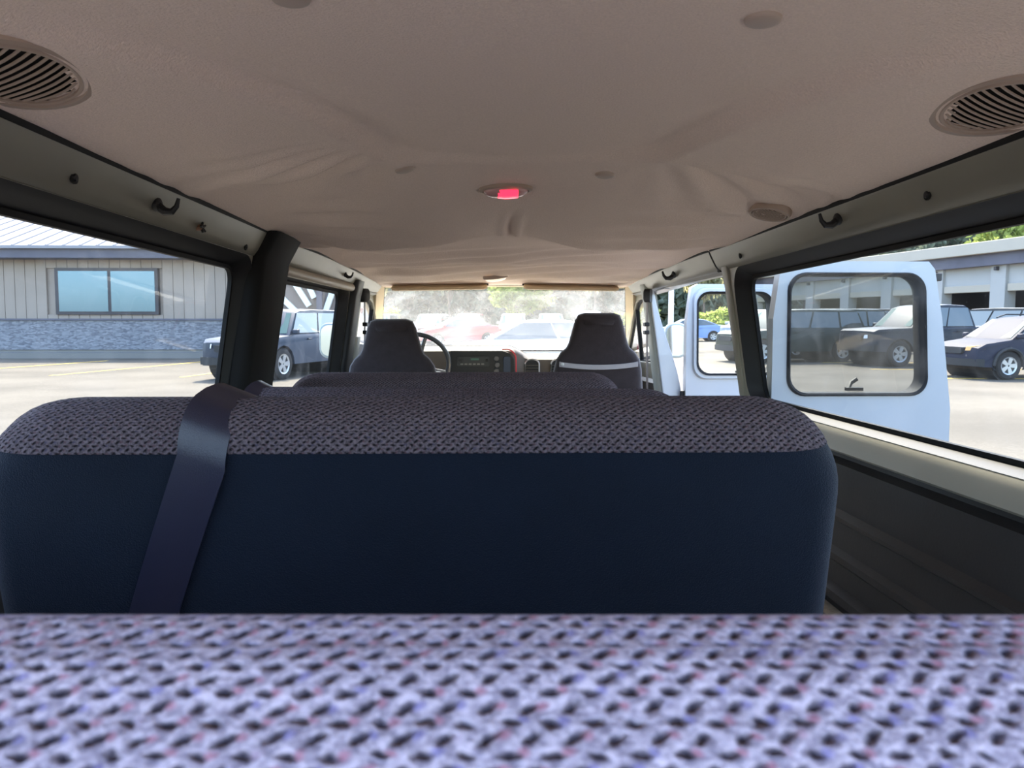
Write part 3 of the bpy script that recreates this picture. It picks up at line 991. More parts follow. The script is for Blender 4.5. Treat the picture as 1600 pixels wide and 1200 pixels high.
def strap(root, loc, h, x_top, x_bot, label, zlow=0.16, w_=0.066):
    """flat webbing lying over the top of a backrest and down its rear"""
    M4 = Matrix.Translation(root.location + loc) @ Matrix.Rotation(RECL, 4, 'X')
    path = []
    r = 0.066
    for z in np.linspace(zlow, h - 0.066, 14):
        path.append((-BTH / 2 - 0.006, z))
    for k in range(1, 9):
        a = PI / 2 * k / 8
        path.append((-BTH / 2 + 0.062 - (r + .002) * math.cos(a), h - 0.062 + (r + .002) * math.sin(a)))
    for y in np.linspace(-BTH / 2 + 0.08, BTH / 2 - 0.062, 5):
        path.append((y, h + 0.007))
    for k in range(1, 9):
        a = PI / 2 * k / 8
        path.append((BTH / 2 - 0.062 + (r + .002) * math.sin(a), h - 0.062 + (r + .002) * math.cos(a)))
    for z in np.linspace(h - 0.10, h - 0.34, 5):
        path.append((BTH / 2 + 0.009, z))
    top_i = next(i for i, p in enumerate(path) if p[1] >= h - 0.07)
    loops = []
    n = len(path)
    for i, (y, z) in enumerate(path):
        t = i / top_i if i < top_i else 1.0
        x = x_bot + (x_top - x_bot) * (t ** 1.15) + (0.05 * (i - top_i) / (n - top_i) if i > top_i else 0)
        sk = 0.014
        # thickness follows the outward normal of the path
        a = path[max(0, i - 1)]; b = path[min(n - 1, i + 1)]
        ty, tz = b[0] - a[0], b[1] - a[1]; L = math.hypot(ty, tz) or 1
        ny, nz = -tz / L, ty / L
        e = 0.0024
        loops.append([M4 @ Vector(q) for q in ((x - w_ / 2, y, z + sk), (x, y + ny * 0.001, z + sk * 0), (x + w_ / 2, y, z - sk), (x + w_ / 2, y + ny * e, z - sk + nz * e), (x, y + ny * (e + .001), z + nz * e), (x - w_ / 2, y + ny * e, z + sk + nz * e))])
    mb = MB().loft(loops)
    o = obj('seat_belt', mb, M_belt, None, smooth=True, angle=50)
    return tag(o, label, 'seat belt', 'straps over the bench backs')
strap(*bB, -0.305, -0.475, 'shiny dark blue strap hanging down the nearest navy seat back', zlow=0.06)
strap(*bC, -0.55, -0.56, 'dark blue strap lying over the farther bench top, left end', zlow=0.3, w_=0.05)

# ------------------------------------------------------------------ front seats
def front_seat(x, ztop, label, bar):
    root = empty('captain_chair', (x, 4.15, FLZ)); tag(root, label, 'car seat', 'front seats')
    half = [(0.075, 0.0), (0.105, -0.010), (0.120, -0.04), (0.135, -0.10), (0.150, -0.155), (0.163, -0.18), (0.192, -0.205), (0.215, -0.24), (0.228, -0.30), (0.236, -0.40), (0.238, -0.55), (0.225, -0.72), (0.19, -0.76)]
    prof = [(p[0], p[1]) for p in half[::-1]] + [(-p[0], p[1]) for p in half]
    n = len(prof)
    nor = []
    for i in range(n):
        a, b = prof[i - 1], prof[(i + 1) % n]
        t = Vector((b[0] - a[0], b[1] - a[1])).normalized()
        nor.append((-t.y, t.x))           # inward for this winding
    zt = ztop - FLZ
    def ring(ins, y):
        out = []
        for p, q in zip(prof, nor):
            # thinner at the headrest
            th = 0.72 + 0.28 * sstep(-0.12, -0.30, p[1])
            out.append((p[0] + q[0] * ins, -0.13 + y * th + 0.18 * (-p[1] - 0.0) * 0.7, zt + p[1] + q[1] * ins))
        return out
    rr = 0.035
    rings = [ring(0.06, -0.068)]
    for k in range(6):
        a = PI / 2 * k / 5
        rings.append(ring(rr - rr * math.sin(a), -0.065 + rr - rr * math.cos(a)))
    for k in range(6):
        a = PI / 2 * k / 5
        rings.append(ring(rr - rr * math.cos(a), 0.065 - rr + rr * math.sin(a)))
    rings.append(ring(0.06, 0.075))
    mb = MB().loft(rings, True, False, False)
    nn = len(prof)
    for base in (0, (len(rings) - 1) * nn):           # close front and back with a ladder of quads
        for i in range(nn // 2 - 1):
            mb.f.append((base + i, base + i + 1, base + nn - 2 - i, base + nn - 1 - i))
    obj('backrest', mb, M_fseat, root, smooth=True, angle=0)
    # piping on the edge
    e = ring(-0.001, -0.03)
    obj('piping', MB().tube(e[1:-1], 0.005, 6), mat('seat_piping', rgb(120, 116, 120), 0.7), root, smooth=True)
    l = []
    for (ins, z) in ((0.04, 0.30), (0.0, 0.33), (0.0, 0.40), (0.04, 0.44)):
        l.append([(p[0], p[1], z - 0.12) for p in rrect(0.50 - 2 * ins, 0.5 - 2 * ins, 0.09, 5, 0, 0.25)])
    obj('seat_cushion', MB().loft(l), M_fseat, root, smooth=True, angle=50)
    obj('pedestal', MB().box((-0.18, 0.05, 0), (0.18, 0.42, 0.2)), M_steel, root, bevel=0.02)
    if bar:
        # curved pale band across the seat back
        pts = []
        for s in np.linspace(-1, 1, 17):
            pts.append((s * 0.205, -0.13 - 0.072 + 0.18 * 0.28 * 0.7, zt - 0.262 - 0.016 * (1 - s * s)))
        mb = MB()
        loops = [[(p[0], p[1] + 0.012, p[2] + 0.014), (p[0], p[1] - 0.004, p[2] + 0.012), (p[0], p[1] - 0.004, p[2] - 0.012), (p[0], p[1] + 0.012, p[2] - 0.014)] for p in pts]
        mb.loft(loops)
        obj('back_band', mb, mat('pale_grey_band', rgb(150, 146, 150), 0.4), root, smooth=True, angle=40, label='pale curved band across the seat back')
        mb = MB().lathe([(0.001, -0.01), (0.009, -0.008), (0.009, 0.01)], 10, 'y', (-0.19, -0.13 - 0.07 + 0.035, zt - 0.262))
        obj('button', mb, M_silver, root, smooth=True)
    return root
front_seat(-0.60, Rz(0.060), 'charcoal driver seat with integral headrest in front of steering wheel', False)
front_seat(0.475, Rz(0.092), 'charcoal front passenger seat with pale band across its back', True)

# ------------------------------------------------------------------ dashboard
def dash():
    root = empty('dashboard', (0, 5.05, FLZ)); tag(root, 'dark dashboard with stereo and red edged pod under the windshield', 'dashboard')
    o = -root.location
    def V(x, y, z):
        return Vector((x, y, Rz(z))) + o
    def top(x):           # crown of the dash: driver pod is higher, a curved step down right of the stereo
        return -0.092 - 0.055 * sstep(0.02, 0.16, x) - 0.006 * (x / 0.8) ** 2
    loops = []
    for x in list(np.linspace(-0.80, 0.0, 14)) + list(np.linspace(0.02, 0.18, 10)) + list(np.linspace(0.24, 0.80, 10)):
        t = top(x); rear = 4.80 + 0.05 * sstep(0.02, 0.16, x)
        loops.append([V(x, 5.33, -0.155), V(x, 5.15, t - 0.01), V(x, rear + 0.10, t), V(x, rear + 0.03, t - 0.006), V(x, rear, t - 0.03), V(x, rear + 0.015, t - 0.20), V(x, rear + 0.10, -0.45), V(x, 5.30, -0.5)])
    obj('dash_body', MB().loft(loops), M_dash, root, smooth=True, angle=50)
    tp = [[q + Vector((0, 0, 0.004)) for q in l[:3]] + [q + Vector((0, 0, -0.004)) for q in l[2::-1]] for l in loops]
    obj('dash_top', MB().loft(tp), mat('sunlit_dash_top', rgb(236, 229, 214), 0.7), root, smooth=True, angle=50)  # dash top whitened: sun glare put into the colour, also bounces light up
    # rounded unseen engine cover between the front seats, added to bounce sun upward
    ec = [[Vector((p[0], y, Rz(-0.80 + hz * p[1]))) + o for p in ((-0.32, 0), (-0.31, 0.6), (-0.26, 0.92), (-0.18, 1.0), (0.06, 1.0), (0.14, 0.92), (0.19, 0.6), (0.20, 0))] for (y, hz) in ((4.34, 0.30), (4.38, 0.40), (4.6, 0.44), (4.84, 0.45))]
    obj('bounce_engine_cover', MB().loft(ec), mat('tan_bounce_cover', rgb(214, 200, 174), 0.7), root, smooth=True, angle=40)
    # black centre stack with stereo and heater panel
    bz = MB()
    prof = [(-0.34, -0.118), (-0.02, -0.118), (0.03, -0.135), (0.055, -0.17), (0.06, -0.30), (-0.34, -0.30)]
    bz.loft([[V(p[0], 4.815, p[1]) for p in prof], [V(p[0], 4.79, p[1]) for p in prof]])
    obj('centre_bezel', bz, M_dashblack, root, bevel=0.004)
    st = obj('stereo', MB().loft([[V(p[0], y, p[1]) for p in rrect(0.20, 0.062, 0.008, 3, -0.20, -0.185)] for y in (4.795, 4.781)]), mat('stereo_face', rgb(44, 43, 42), 0.4), root, bevel=0.002)
    obj('display', MB().box(tuple(V(-0.215, 4.7785, -0.178)), tuple(V(-0.165, 4.781, -0.166))), mat('stereo_display', rgb(58, 96, 78), 0.3), st)
    for i in range(6):
        obj('button', MB().box(tuple(V(-0.28 + i * 0.026, 4.778, -0.207)), tuple(V(-0.262 + i * 0.026, 4.781, -0.198))), mat('stereo_button', rgb(120, 118, 112), 0.5), st)
    for x in (-0.285, -0.115):
        obj('knob', MB().lathe([(0.001, -0.014), (0.011, -0.013), (0.012, 0.0)], 14, 'y', tuple(V(x, 4.781, -0.178))), M_dashblack, st, smooth=True)
    for (x, z) in ((-0.055, -0.168), (-0.05, -0.208), (-0.055, -0.245)):
        obj('heater_knob', MB().lathe([(0.001, -0.016), (0.014, -0.015), (0.016, 0.0)], 16, 'y', tuple(V(x, 4.79, z))), mat('knob_grey', rgb(92, 90, 88), 0.4), root, smooth=True)
    obj('switch_panel', MB().loft([[V(p[0], y, p[1]) for p in rrect(0.045, 0.10, 0.012, 3, 0.01, -0.205)] for y in (4.792, 4.783)]), mat('switch_blue_grey', rgb(46, 56, 74), 0.4), root, bevel=0.002)
    pts = [V(-0.02, 4.786, -0.112)] + [V(0.005 + 0.062 * math.sin(a), 4.786, -0.172 + 0.062 * math.cos(a)) for a in np.linspace(0.1, PI / 2, 9)] + [V(0.068, 4.786, -0.30)]
    obj('red_edge_line', MB().tube(pts, 0.0045, 6), M_red, root, smooth=True, label='thin red line around the pod edge')
    # vents on the passenger side, each in a pale arched surround
    for (x, hgt) in ((0.17, 0.13), (0.335, 0.14)):
        w2 = 0.045
        arch = [(x - w2, -0.32), (x - w2, -0.205)] + [(x - w2 * math.cos(a), -0.205 + w2 * 0.7 * math.sin(a)) for a in np.linspace(0.2, PI - 0.2, 8)] + [(x + w2, -0.205), (x + w2, -0.32)]
        v = obj('air_vent', MB().loft([[V(p[0], y, p[1]) for p in arch] for y in (4.875, 4.842)]), M_dashblack, root)
        obj('vent_trim', MB().tube([V(p[0], 4.843, p[1]) for p in arch], 0.005, 6), M_silver, v, smooth=True)
        for k in range(5):
            obj('vane', MB().box(tuple(V(x - w2 + 0.006, 4.835, -0.215 - k * 0.018)), tuple(V(x + w2 - 0.006, 4.842, -0.211 - k * 0.018))), M_dash, v)
    obj('grab_handle', MB().tube([V(0.44, 4.845, -0.33), V(0.445, 4.83, -0.24), V(0.48, 4.825, -0.195), V(0.60, 4.825, -0.185)], 0.009, 8), M_silver, root, smooth=True)
    return root
dash()

def steering():
    root = empty('steering_wheel', (-0.53, 4.55, Rz(-0.185)), (math.radians(-62), 0, 0))
    tag(root, 'grey four spoke steering wheel behind the driver seat', 'steering wheel')
    R = 0.192
    mb = MB(); loops = []
    for i in range(48):
        a = 2 * PI * i / 48
        loops.append([((R + 0.014 * math.cos(b)) * math.cos(a), (R + 0.014 * math.cos(b)) * math.sin(a), 0.014 * math.sin(b)) for b in np.linspace(0, 2 * PI, 11)[:-1]])
    loops.append(loops[0])
    mb.loft(loops, True, False, False)
    obj('rim', mb, mat('wheel_rim_grey', rgb(74, 78, 84), 0.35), root, smooth=True, angle=0)
    for a in (20, 160, 250, 290):
        t = math.radians(a)
        mb = MB().tube([(0.05 * math.cos(t), 0.05 * math.sin(t), -0.02), (0.13 * math.cos(t), 0.13 * math.sin(t), -0.018), (R * math.cos(t), R * math.sin(t), 0)], [0.02, 0.013, 0.011], 8)
        obj('spoke', mb, mat('wheel_spoke_grey', rgb(110, 112, 114), 0.35), root, smooth=True)
    obj('hub', MB().lathe([(0.001, 0.012), (0.06, 0.01), (0.078, -0.01), (0.07, -0.045), (0.03, -0.06)], 20), M_dashblack, root, smooth=True, angle=50)
    obj('column', MB().tube([(0, 0, -0.05), (0, 0, -0.30)], 0.04, 12), M_dashblack, root, smooth=True)
    l = MB().tube([(0.04, 0.0, -0.10), (0.14, 0.015, -0.09), (0.21, 0.05, -0.075), (0.255, 0.075, -0.065)], [0.007, 0.008, 0.009, 0.010], 8)
    obj('shift_lever', l, mat('pale_lever', rgb(205, 203, 198), 0.35), root, smooth=True, label='pale column shift lever')
steering()

# ------------------------------------------------------------------ visors and windshield header things
def visor(sg, label):
    root = empty('sun_visor', (sg * 0.40, 4.73, Rz(0.284))); tag(root, label, 'sun visor', 'sun visors over the windshield')
    l = []
    for (g, y) in ((0.008, -0.012), (0, -0.006), (0, 0.006), (0.008, 0.012)):
        pr = rrect(0.58 - 2 * g, 0.13 - 2 * g, 0.03, 5)
        l.append([(p[0], 1.0 * p[1] - 0.01, 0.30 * -abs(p[1] - 0.07) + y * 0.9 + 0.012 - 0.018 * (abs(sg * p[0] + 0.40) - 0.4) ) for p in pr])
    obj('visor_pad', MB().loft(l), M_visor, root, smooth=True, angle=50)
    obj('visor_label', MB().loft([[(sg * 0.13 + p[0], p[1] - 0.045, y - 0.008 + 0.3 * p[1]) for p in rrect(0.12, 0.05, 0.003, 2)] for y in (-0.017, -0.020)]), M_label, root)
    obj('pivot_rod', MB().tube([(sg * 0.20, 0.0, 0.012), (sg * 0.29, 0.0, 0.012), (sg * 0.30, 0.02, 0.03)], 0.006, 6), M_visor, root, smooth=True)
    c = MB().box((-sg * 0.285 - 0.012, -0.018, -0.005), (-sg * 0.285 + 0.012, 0.012, 0.022))
    obj('visor_clip', c, M_black, root, bevel=0.003)
    return root
visor(-1, 'cream sun visor above the steering wheel side of the windshield')
visor(1, 'cream sun visor above the front passenger side of the windshield')

# ------------------------------------------------------------------ ceiling fittings
def on_ceiling(x, y):
    e = 0.02
    z = ceil_z(x, y)
    nx_ = (ceil_z(x + e, y) - ceil_z(x - e, y)) / (2 * e)
    ny_ = (ceil_z(x, y + e) - ceil_z(x, y - e)) / (2 * e)
    n = Vector((nx_, ny_, -1)).normalized()       # pointing into the van
    return Vector((x, y, Rz(z))), n

def seat_on(o, x, y, sink=0.0, spin=0.0, zoff=0.0):
    p, n = on_ceiling(x, y)
    q = n.to_track_quat('Z', 'Y')
    o.rotation_mode = 'QUATERNION'
    # local z points down into the van, local y roughly along the van
    zx = n
    yx = (Vector((0, 1, 0)) - n * n.y).normalized()
    xx = yx.cross(zx)
    m = Matrix((xx, yx, zx)).transposed()
    o.rotation_quaternion = m.to_quaternion() @ Euler((0, 0, spin)).to_quaternion()
    o.location = p - n * sink
    return o

def vent(x, y, scale, label, spin=0.0, sink=0.0, m=M_plastic):
    root = empty('ceiling_vent'); tag(root, label, 'air vent', 'air vents in the headliner')
    a, b = 0.088 * scale, 0.155 * scale     # half-width across, half-length along the van
    def ring(k, z, e=0.0):
        return [(a * k * math.cos(t), b * k * math.sin(t) * (1 - 0.0), z) for t in np.linspace(0, 2 * PI, 41)[:-1]]
    mb = MB().loft([ring(1.0, -0.012), ring(1.0, 0.004), ring(0.96, 0.010), ring(0.87, 0.011), ring(0.845, 0.006), ring(0.82, 0.009), ring(0.79, 0.0115), ring(0.75, 0.0105), ring(0.745, 0.006)], True, False, False)
    obj('vent_frame', mb, m, root, smooth=True, angle=35)
    mb = MB().loft([ring(0.75, 0.006), ring(0.74, -0.024), ring(0.5, -0.024)], True, False, True)
    obj('cavity', mb, M_dark, root)
    n = 14 if scale > 0.8 else 11
    ai, bi = a * 0.74, b * 0.74
    for k in range(n):
        yy = -bi + 2 * bi * (k + 0.5) / n
        hw = ai * math.sqrt(max(0.02, 1 - (yy / bi) ** 2))
        t = 0.0027 * scale
        loops = []
        for s in np.linspace(-1, 1, 7):
            yc = yy + 0.010 * scale * (1 - s * s) - 0.005 * scale
            loops.append([(s * hw, yc - t, 0.0075), (s * hw, yc + t, 0.0075), (s * hw, yc + t * 0.8, 0.0095), (s * hw, yc - t * 0.8, 0.0095)])
        obj('slat', MB().loft(loops), m, root)
    return seat_on(root, x, y, sink, spin)
vent(-0.758, 1.155, 0.92, 'large oval slatted ceiling vent at the left edge of the picture', 0.12, sink=0.004)
vent(0.758, 1.265, 0.92, 'large oval slatted ceiling vent at the right edge of the picture', -0.12, sink=0.004)
vent(0.755, 2.30, 0.60, 'small oval ceiling vent farther along the right roof rail', -0.1, sink=-0.006)
vent(-0.745, 2.22, 0.62, 'small ceiling vent half hidden by sagging fabric on the left', 0.1, sink=0.012, m=M_head)

def cap(x, y, label, hang=0.0):
    root = empty('trim_button'); tag(root, label, 'trim button', 'round buttons pinning the headliner')
    obj('cap', MB().lathe([(0.001, 0.0075), (0.018, 0.007), (0.025, 0.005), (0.027, 0.001), (0.027, -0.004)], 24), mat('button_grey_brown', rgb(186, 168, 156), 0.5), root, smooth=True, angle=50)
    obj('stem', MB().tube([(0, 0, -0.03), (0, 0, 0.0)], 0.005, 8), M_plastic, root)
    return seat_on(root, x, y, -hang)
cap(-0.343, 1.075, 'flat round headliner button at the top left of the picture')
cap(0.318, 1.13, 'flat round headliner button at the top right of the picture')
cap(-0.305, 2.07, 'small dark headliner button left of the red dome lamp', 0.0)
cap(0.235, 2.14, 'small headliner button right of the red dome lamp', 0.0)

def dome(x, y, label, lens_m, sc=1.0, lit=None):
    root = empty('dome_lamp'); tag(root, label, 'ceiling lamp', 'dome lamps')
    a, b = 0.080 * sc, 0.050 * sc
    def ring(k, z):
        return [(a * k * math.cos(t), b * k * math.sin(t), z) for t in np.linspace(0, 2 * PI, 33)[:-1]]
    obj('bezel', MB().loft([ring(1.0, -0.012), ring(1.02, 0.0), ring(0.98, 0.008), ring(0.86, 0.011), ring(0.82, 0.006)], True, False, False), M_plastic, root, smooth=True, angle=40)
    ln = obj('lens', MB().loft([ring(0.83, 0.004), ring(0.80, 0.014), ring(0.66, 0.022), ring(0.4, 0.026), ring(0.05, 0.027)], True, False, True), lens_m, root, smooth=True, angle=60)
    if lit is not None:
        # the red section in the middle of the lens
        def seg(k, z, c):
            return [(max(-0.030, min(0.030, a * k * math.cos(t))) * sc - 0.006, b * k * math.sin(t), z) for t in np.linspace(0, 2 * PI, 33)[:-1]]
        obj('red_lens', MB().loft([seg(0.80, 0.0155, 0), seg(0.66, 0.0235, 0), seg(0.4, 0.0275, 0), seg(0.05, 0.0285, 0)], True, False, True), lit, ln, smooth=True)
    return seat_on(root, x, y, 0.0)
M_lens = mat('clear_lamp_lens', rgb(205, 160, 160), 0.2, spec=0.6)
M_redl = mat('glowing_red_lens', rgb(215, 20, 40), 0.2, emit=(1.0, 0.02, 0.05, 1), estr=0.9)
dome(-0.035, 2.29, 'oval dome lamp with a glowing red lens', M_lens, 1.0, M_redl)
M_creaml = mat('cream_lamp_lens', rgb(240, 230, 212), 0.3, emit=(1.0, 0.86, 0.66, 1), estr=0.25)
dome(-0.06, 4.40, 'small cream oval dome lamp near the windshield', M_creaml, 0.9)

# ------------------------------------------------------------------ hooks, clips and screws on the roof rails
def rail_pt(sg, y, z):
    pr = [(0.332, 0.822), (0.322, 0.826), (0.298, 0.838), (0.27, 0.853), (0.252, 0.866)]
    x = np.interp(-z, [-p[0] for p in pr], [p[1] for p in pr])
    d = dropf(y)
    return Vector((sg * (x - 0.001) * T(y), y, Rz(z - d * (z - 0.2) / 0.13)))

def hook(sg, y, z, label, sc=1.0, kind='hook'):
    p = rail_pt(sg, y, z)
    root = empty('coat_hook' if kind == 'hook' else 'broken_clip', p); tag(root, label, 'hook' if kind == 'hook' else 'clip', 'hooks along the roof rails')
    root.scale = (sc, sc, sc)
    i = -sg                # towards the middle of the van
    if kind == 'hook':
        mb = MB().loft([[(i * d_, 0.020 * k * math.cos(t), 0.016 * k * math.sin(t)) for t in np.linspace(0, 2 * PI, 13)[:-1]] for (d_, k) in ((-0.004, 1), (0.006, 1.0), (0.009, 0.7))])
        obj('base', mb, M_black, root, smooth=True, angle=40)
        mb = MB().tube([(i * 0.002, 0, -0.004), (i * 0.018, 0.0, -0.016), (i * 0.034, 0, -0.016), (i * 0.045, 0, -0.004), (i * 0.05, 0, 0.014)], [0.011, 0.010, 0.008, 0.006, 0.004], 8)
        obj('prong', mb, M_black, root, smooth=True)
    else:
        mb = MB().tube([(-i * 0.004, 0, 0), (i * 0.012, 0, 0)], 0.009, 8)
        obj('stud', mb, mat('rusty_clip', rgb(120, 84, 62), 0.6), root, smooth=True)
        for a in (30, 100, 170, 250, 320):
            t = math.radians(a)
            mb = MB().tube([(i * 0.008, 0, 0), (i * 0.013, 0.017 * math.cos(t), 0.014 * math.sin(t))], [0.005, 0.003], 6)
            obj('jagged_tab', mb, M_black, root, smooth=True)
    return root
hook(-1, 1.80, 0.290, 'black coat hook on the left rail above the long window')
hook(1, 2.03, 0.296, 'black coat hook on the right rail above the long window')
hook(-1, 2.07, 0.274, 'broken star shaped clip on the left rail beside the hook', 1.0, 'clip')
hook(-1, 3.86, 0.290, 'small black hook on the front left rail by the belt pillar', 0.8)
hook(1, 3.78, 0.285, 'black hook on the right rail over the open side door', 1.15)

def screw(sg, y, z, label):
    p = rail_pt(sg, y, z)
    root = empty('rail_screw', p); tag(root, label, 'screw', 'screws in the roof rails')
    i = -sg
    obj('head', MB().lathe([(0.001, i * 0.005), (0.006, i * 0.0045), (0.008, i * 0.001), (0.008, -i * 0.004)], 12, 'x'), M_black, root, smooth=True)
    obj('washer', MB().lathe([(0.004, i * 0.0015), (0.0125, i * 0.001), (0.0125, -i * 0.003)], 12, 'x'), M_rubber, root, smooth=True)
screw(-1, 1.46, 0.284, 'dark screw in the left rail behind the coat hook')
screw(1, 1.62, 0.288, 'dark screw in the right rail behind the coat hook')
screw(-1, 2.47, 0.268, 'dark screw in the left rail near the dark pillar')
screw(1, 2.86, 0.283, 'dark screw in the right rail near the door post')

# ------------------------------------------------------------------ front seat belts on their posts
def front_belt(sg, label):
    y0 = 4.30
    xt = sg * (x_in(0.22) * T(y0) - 0.035)
    root = empty('front_seat_belt', (xt, y0, Rz(0.20))); tag(root, label, 'seat belt', 'front seat belts on the door posts')
    obj('anchor_cover', MB().loft([[(p[0] * 0.5 + (-sg * d_), p[0] * 1.0, p[1]) for p in rrect(0.05 * k, 0.075 * k, 0.015, 3)] for (d_, k) in ((-0.02, 1), (0.012, 1), (0.018, 0.8))]), M_black, root, smooth=True, angle=40)
    pts = [(0, 0.0, -0.01), (sg * 0.004, 0.02, -0.15), (sg * 0.012, 0.05, -0.30), (sg * 0.02, 0.07, -0.62)]
    l = [[(p[0], p[1] - 0.022, p[2]), (p[0] - sg * 0.003, p[1] - 0.022, p[2]), (p[0] - sg * 0.003, p[1] + 0.022, p[2]), (p[0], p[1] + 0.022, p[2])] for p in pts]
    obj('webbing', MB().loft(l), mat('grey_belt_webbing', rgb(92, 84, 82), 0.6), root)
    for z in (-0.16, -0.205):
        obj('guide', MB().loft([[(-sg * d_, p[0] + 0.02, p[1] + z) for p in rrect(0.055, 0.022, 0.006, 3)] for d_ in (-0.012, 0.014)]), M_black, root, bevel=0.003)
front_belt(-1, 'driver seat belt on the dark post beside the left window')
front_belt(1, 'front passenger seat belt on the grey post by the side door')
# ------------------------------------------------------------------ outside: the lot rises gently ahead of the van
SLOPE = 0.0175
SL = math.atan(SLOPE)
def G(y):
    return SLOPE * y

def place(root, x, y, yaw, sink=0.0):
    root.matrix_world = Matrix.Translation((x, y, G(y) - sink)) @ Matrix.Rotation(SL, 4, 'X') @ Matrix.Rotation(yaw, 4, 'Z')

def asphalt():
    m = bpy.data.materials.new('pale_asphalt'); m.use_nodes = True
    g = NB(m); b = m.node_tree.nodes['Principled BSDF']
    tc = g.n('ShaderNodeTexCoord')
    n1 = g.n('ShaderNodeTexNoise'); n1.inputs['Scale'].default_value = 0.35; n1.inputs['Detail'].default_value = 8; g.link(tc.outputs['Object'], n1.inputs['Vector'])
    n2 = g.n('ShaderNodeTexNoise'); n2.inputs['Scale'].default_value = 30; n2.inputs['Detail'].default_value = 4; g.link(tc.outputs['Object'], n2.inputs['Vector'])
    f = g.math('ADD', g.math('MULTIPLY', n1.outputs[0], 0.6), g.math('MULTIPLY', n2.outputs[0], 0.4))
    g.link(g.mix(g.smooth(f, 0.35, 0.65), rgb(88, 83, 75), rgb(108, 102, 92)), b.inputs['Base Color'])
    b.inputs['Roughness'].default_value = 0.95; b.inputs['Specular IOR Level'].default_value = 0.1
    bp = g.n('ShaderNodeBump'); bp.inputs['Strength'].default_value = 0.3; bp.inputs['Distance'].default_value = 0.01
    g.link(n2.outputs[0], bp.inputs['Height']); g.link(bp.outputs[0], b.inputs['Normal'])
    return m
M_asph = asphalt()
mb = MB().loft([[(x, y, G(y)) for x in np.linspace(-90, 90, 13)] for y in np.linspace(-40, 130, 13)], closed=False)
lot = struct(obj('parking_lot', mb, M_asph, fixn=False), 'sunlit pale asphalt parking lot')
M_yel = mat('faded_yellow_paint', rgb(208, 172, 76), 0.8, noise=0.2, nscale=3)
def stripe(x0, y0, x1, y1, w_=0.11):
    d = Vector((x1 - x0, y1 - y0)).normalized(); n = Vector((-d.y, d.x)) * w_ / 2
    mb = MB()
    a = [(x0 + n.x, y0 + n.y), (x0 - n.x, y0 - n.y), (x1 - n.x, y1 - n.y), (x1 + n.x, y1 + n.y)]
    mb.loft([[(p[0], p[1], G(p[1]) + h) for p in a] for h in (-0.01, 0.006)])
    obj('parking_line', mb, M_yel, lot)
stripe(-11.6, 20.2, -10.0, 26.8); stripe(-8.0, 19.6, -6.6, 26.6); stripe(-15.4, 21.0, -13.6, 27.2); stripe(-4.6, 19.6, -3.4, 26.4)
for k in range(5):
    stripe(11.0, 15.5 + k * 3.4, 15.5, 15.2 + k * 3.4)

# ------------------------------------------------------------------ cars
M_tyre = mat('tyre_rubber', rgb(24, 24, 25), 0.85)
M_rim = mat('alloy_rim', rgb(176, 178, 180), 0.35, metal=0.6)
M_hub = mat('dark_rim_gap', rgb(30, 30, 32), 0.6)
M_cglass = mat('car_window_glass', rgb(44, 56, 58), 0.05, spec=0.9, coat=0.5)
M_wsglass = mat('car_windshield_glass', rgb(92, 112, 104), 0.4, spec=0.1)
M_lamp = mat('headlamp_lens', rgb(225, 228, 228), 0.12, spec=0.8)
M_amber = mat('amber_lamp_lens', rgb(226, 170, 92), 0.15, spec=0.8)
M_tail = mat('tail_lamp_lens', rgb(150, 22, 26), 0.15, spec=0.8)
M_clad = mat('dark_body_cladding', rgb(34, 35, 37), 0.7)

def wheel_meshes(R, spokes):
    t = MB().lathe([(R * 0.62, -0.10), (R * 0.9, -0.11), (R, -0.085), (R, 0.085), (R * 0.9, 0.11), (R * 0.62, 0.10)], 24, 'y', cap=False)
    g = MB().lathe([(0.001, -0.07), (R * 0.62, -0.07), (R * 0.62, 0.07), (0.001, 0.07)], 20, 'y')
    r = MB()
    r.lathe([(R * 0.54, -0.09), (R * 0.64, -0.105), (R * 0.64, 0.02), (R * 0.54, 0.02), (R * 0.54, -0.09)], 24, 'y', cap=False)
    for k in range(spokes):
        a = 2 * PI * k / spokes
        c, s = math.cos(a), math.sin(a)
        w1, w2 = R * 0.10, R * 0.17
        def q(rad, wd, y):
            return (rad * c - wd * s, y, rad * s + wd * c)
        r.loft([[q(0.02, -w1, -0.09), q(0.02, w1, -0.09), q(0.02, w1, -0.06), q(0.02, -w1, -0.06)], [q(R * 0.58, -w2, -0.095), q(R * 0.58, w2, -0.095), q(R * 0.58, w2, -0.06), q(R * 0.58, -w2, -0.06)]])
    return t, g, r

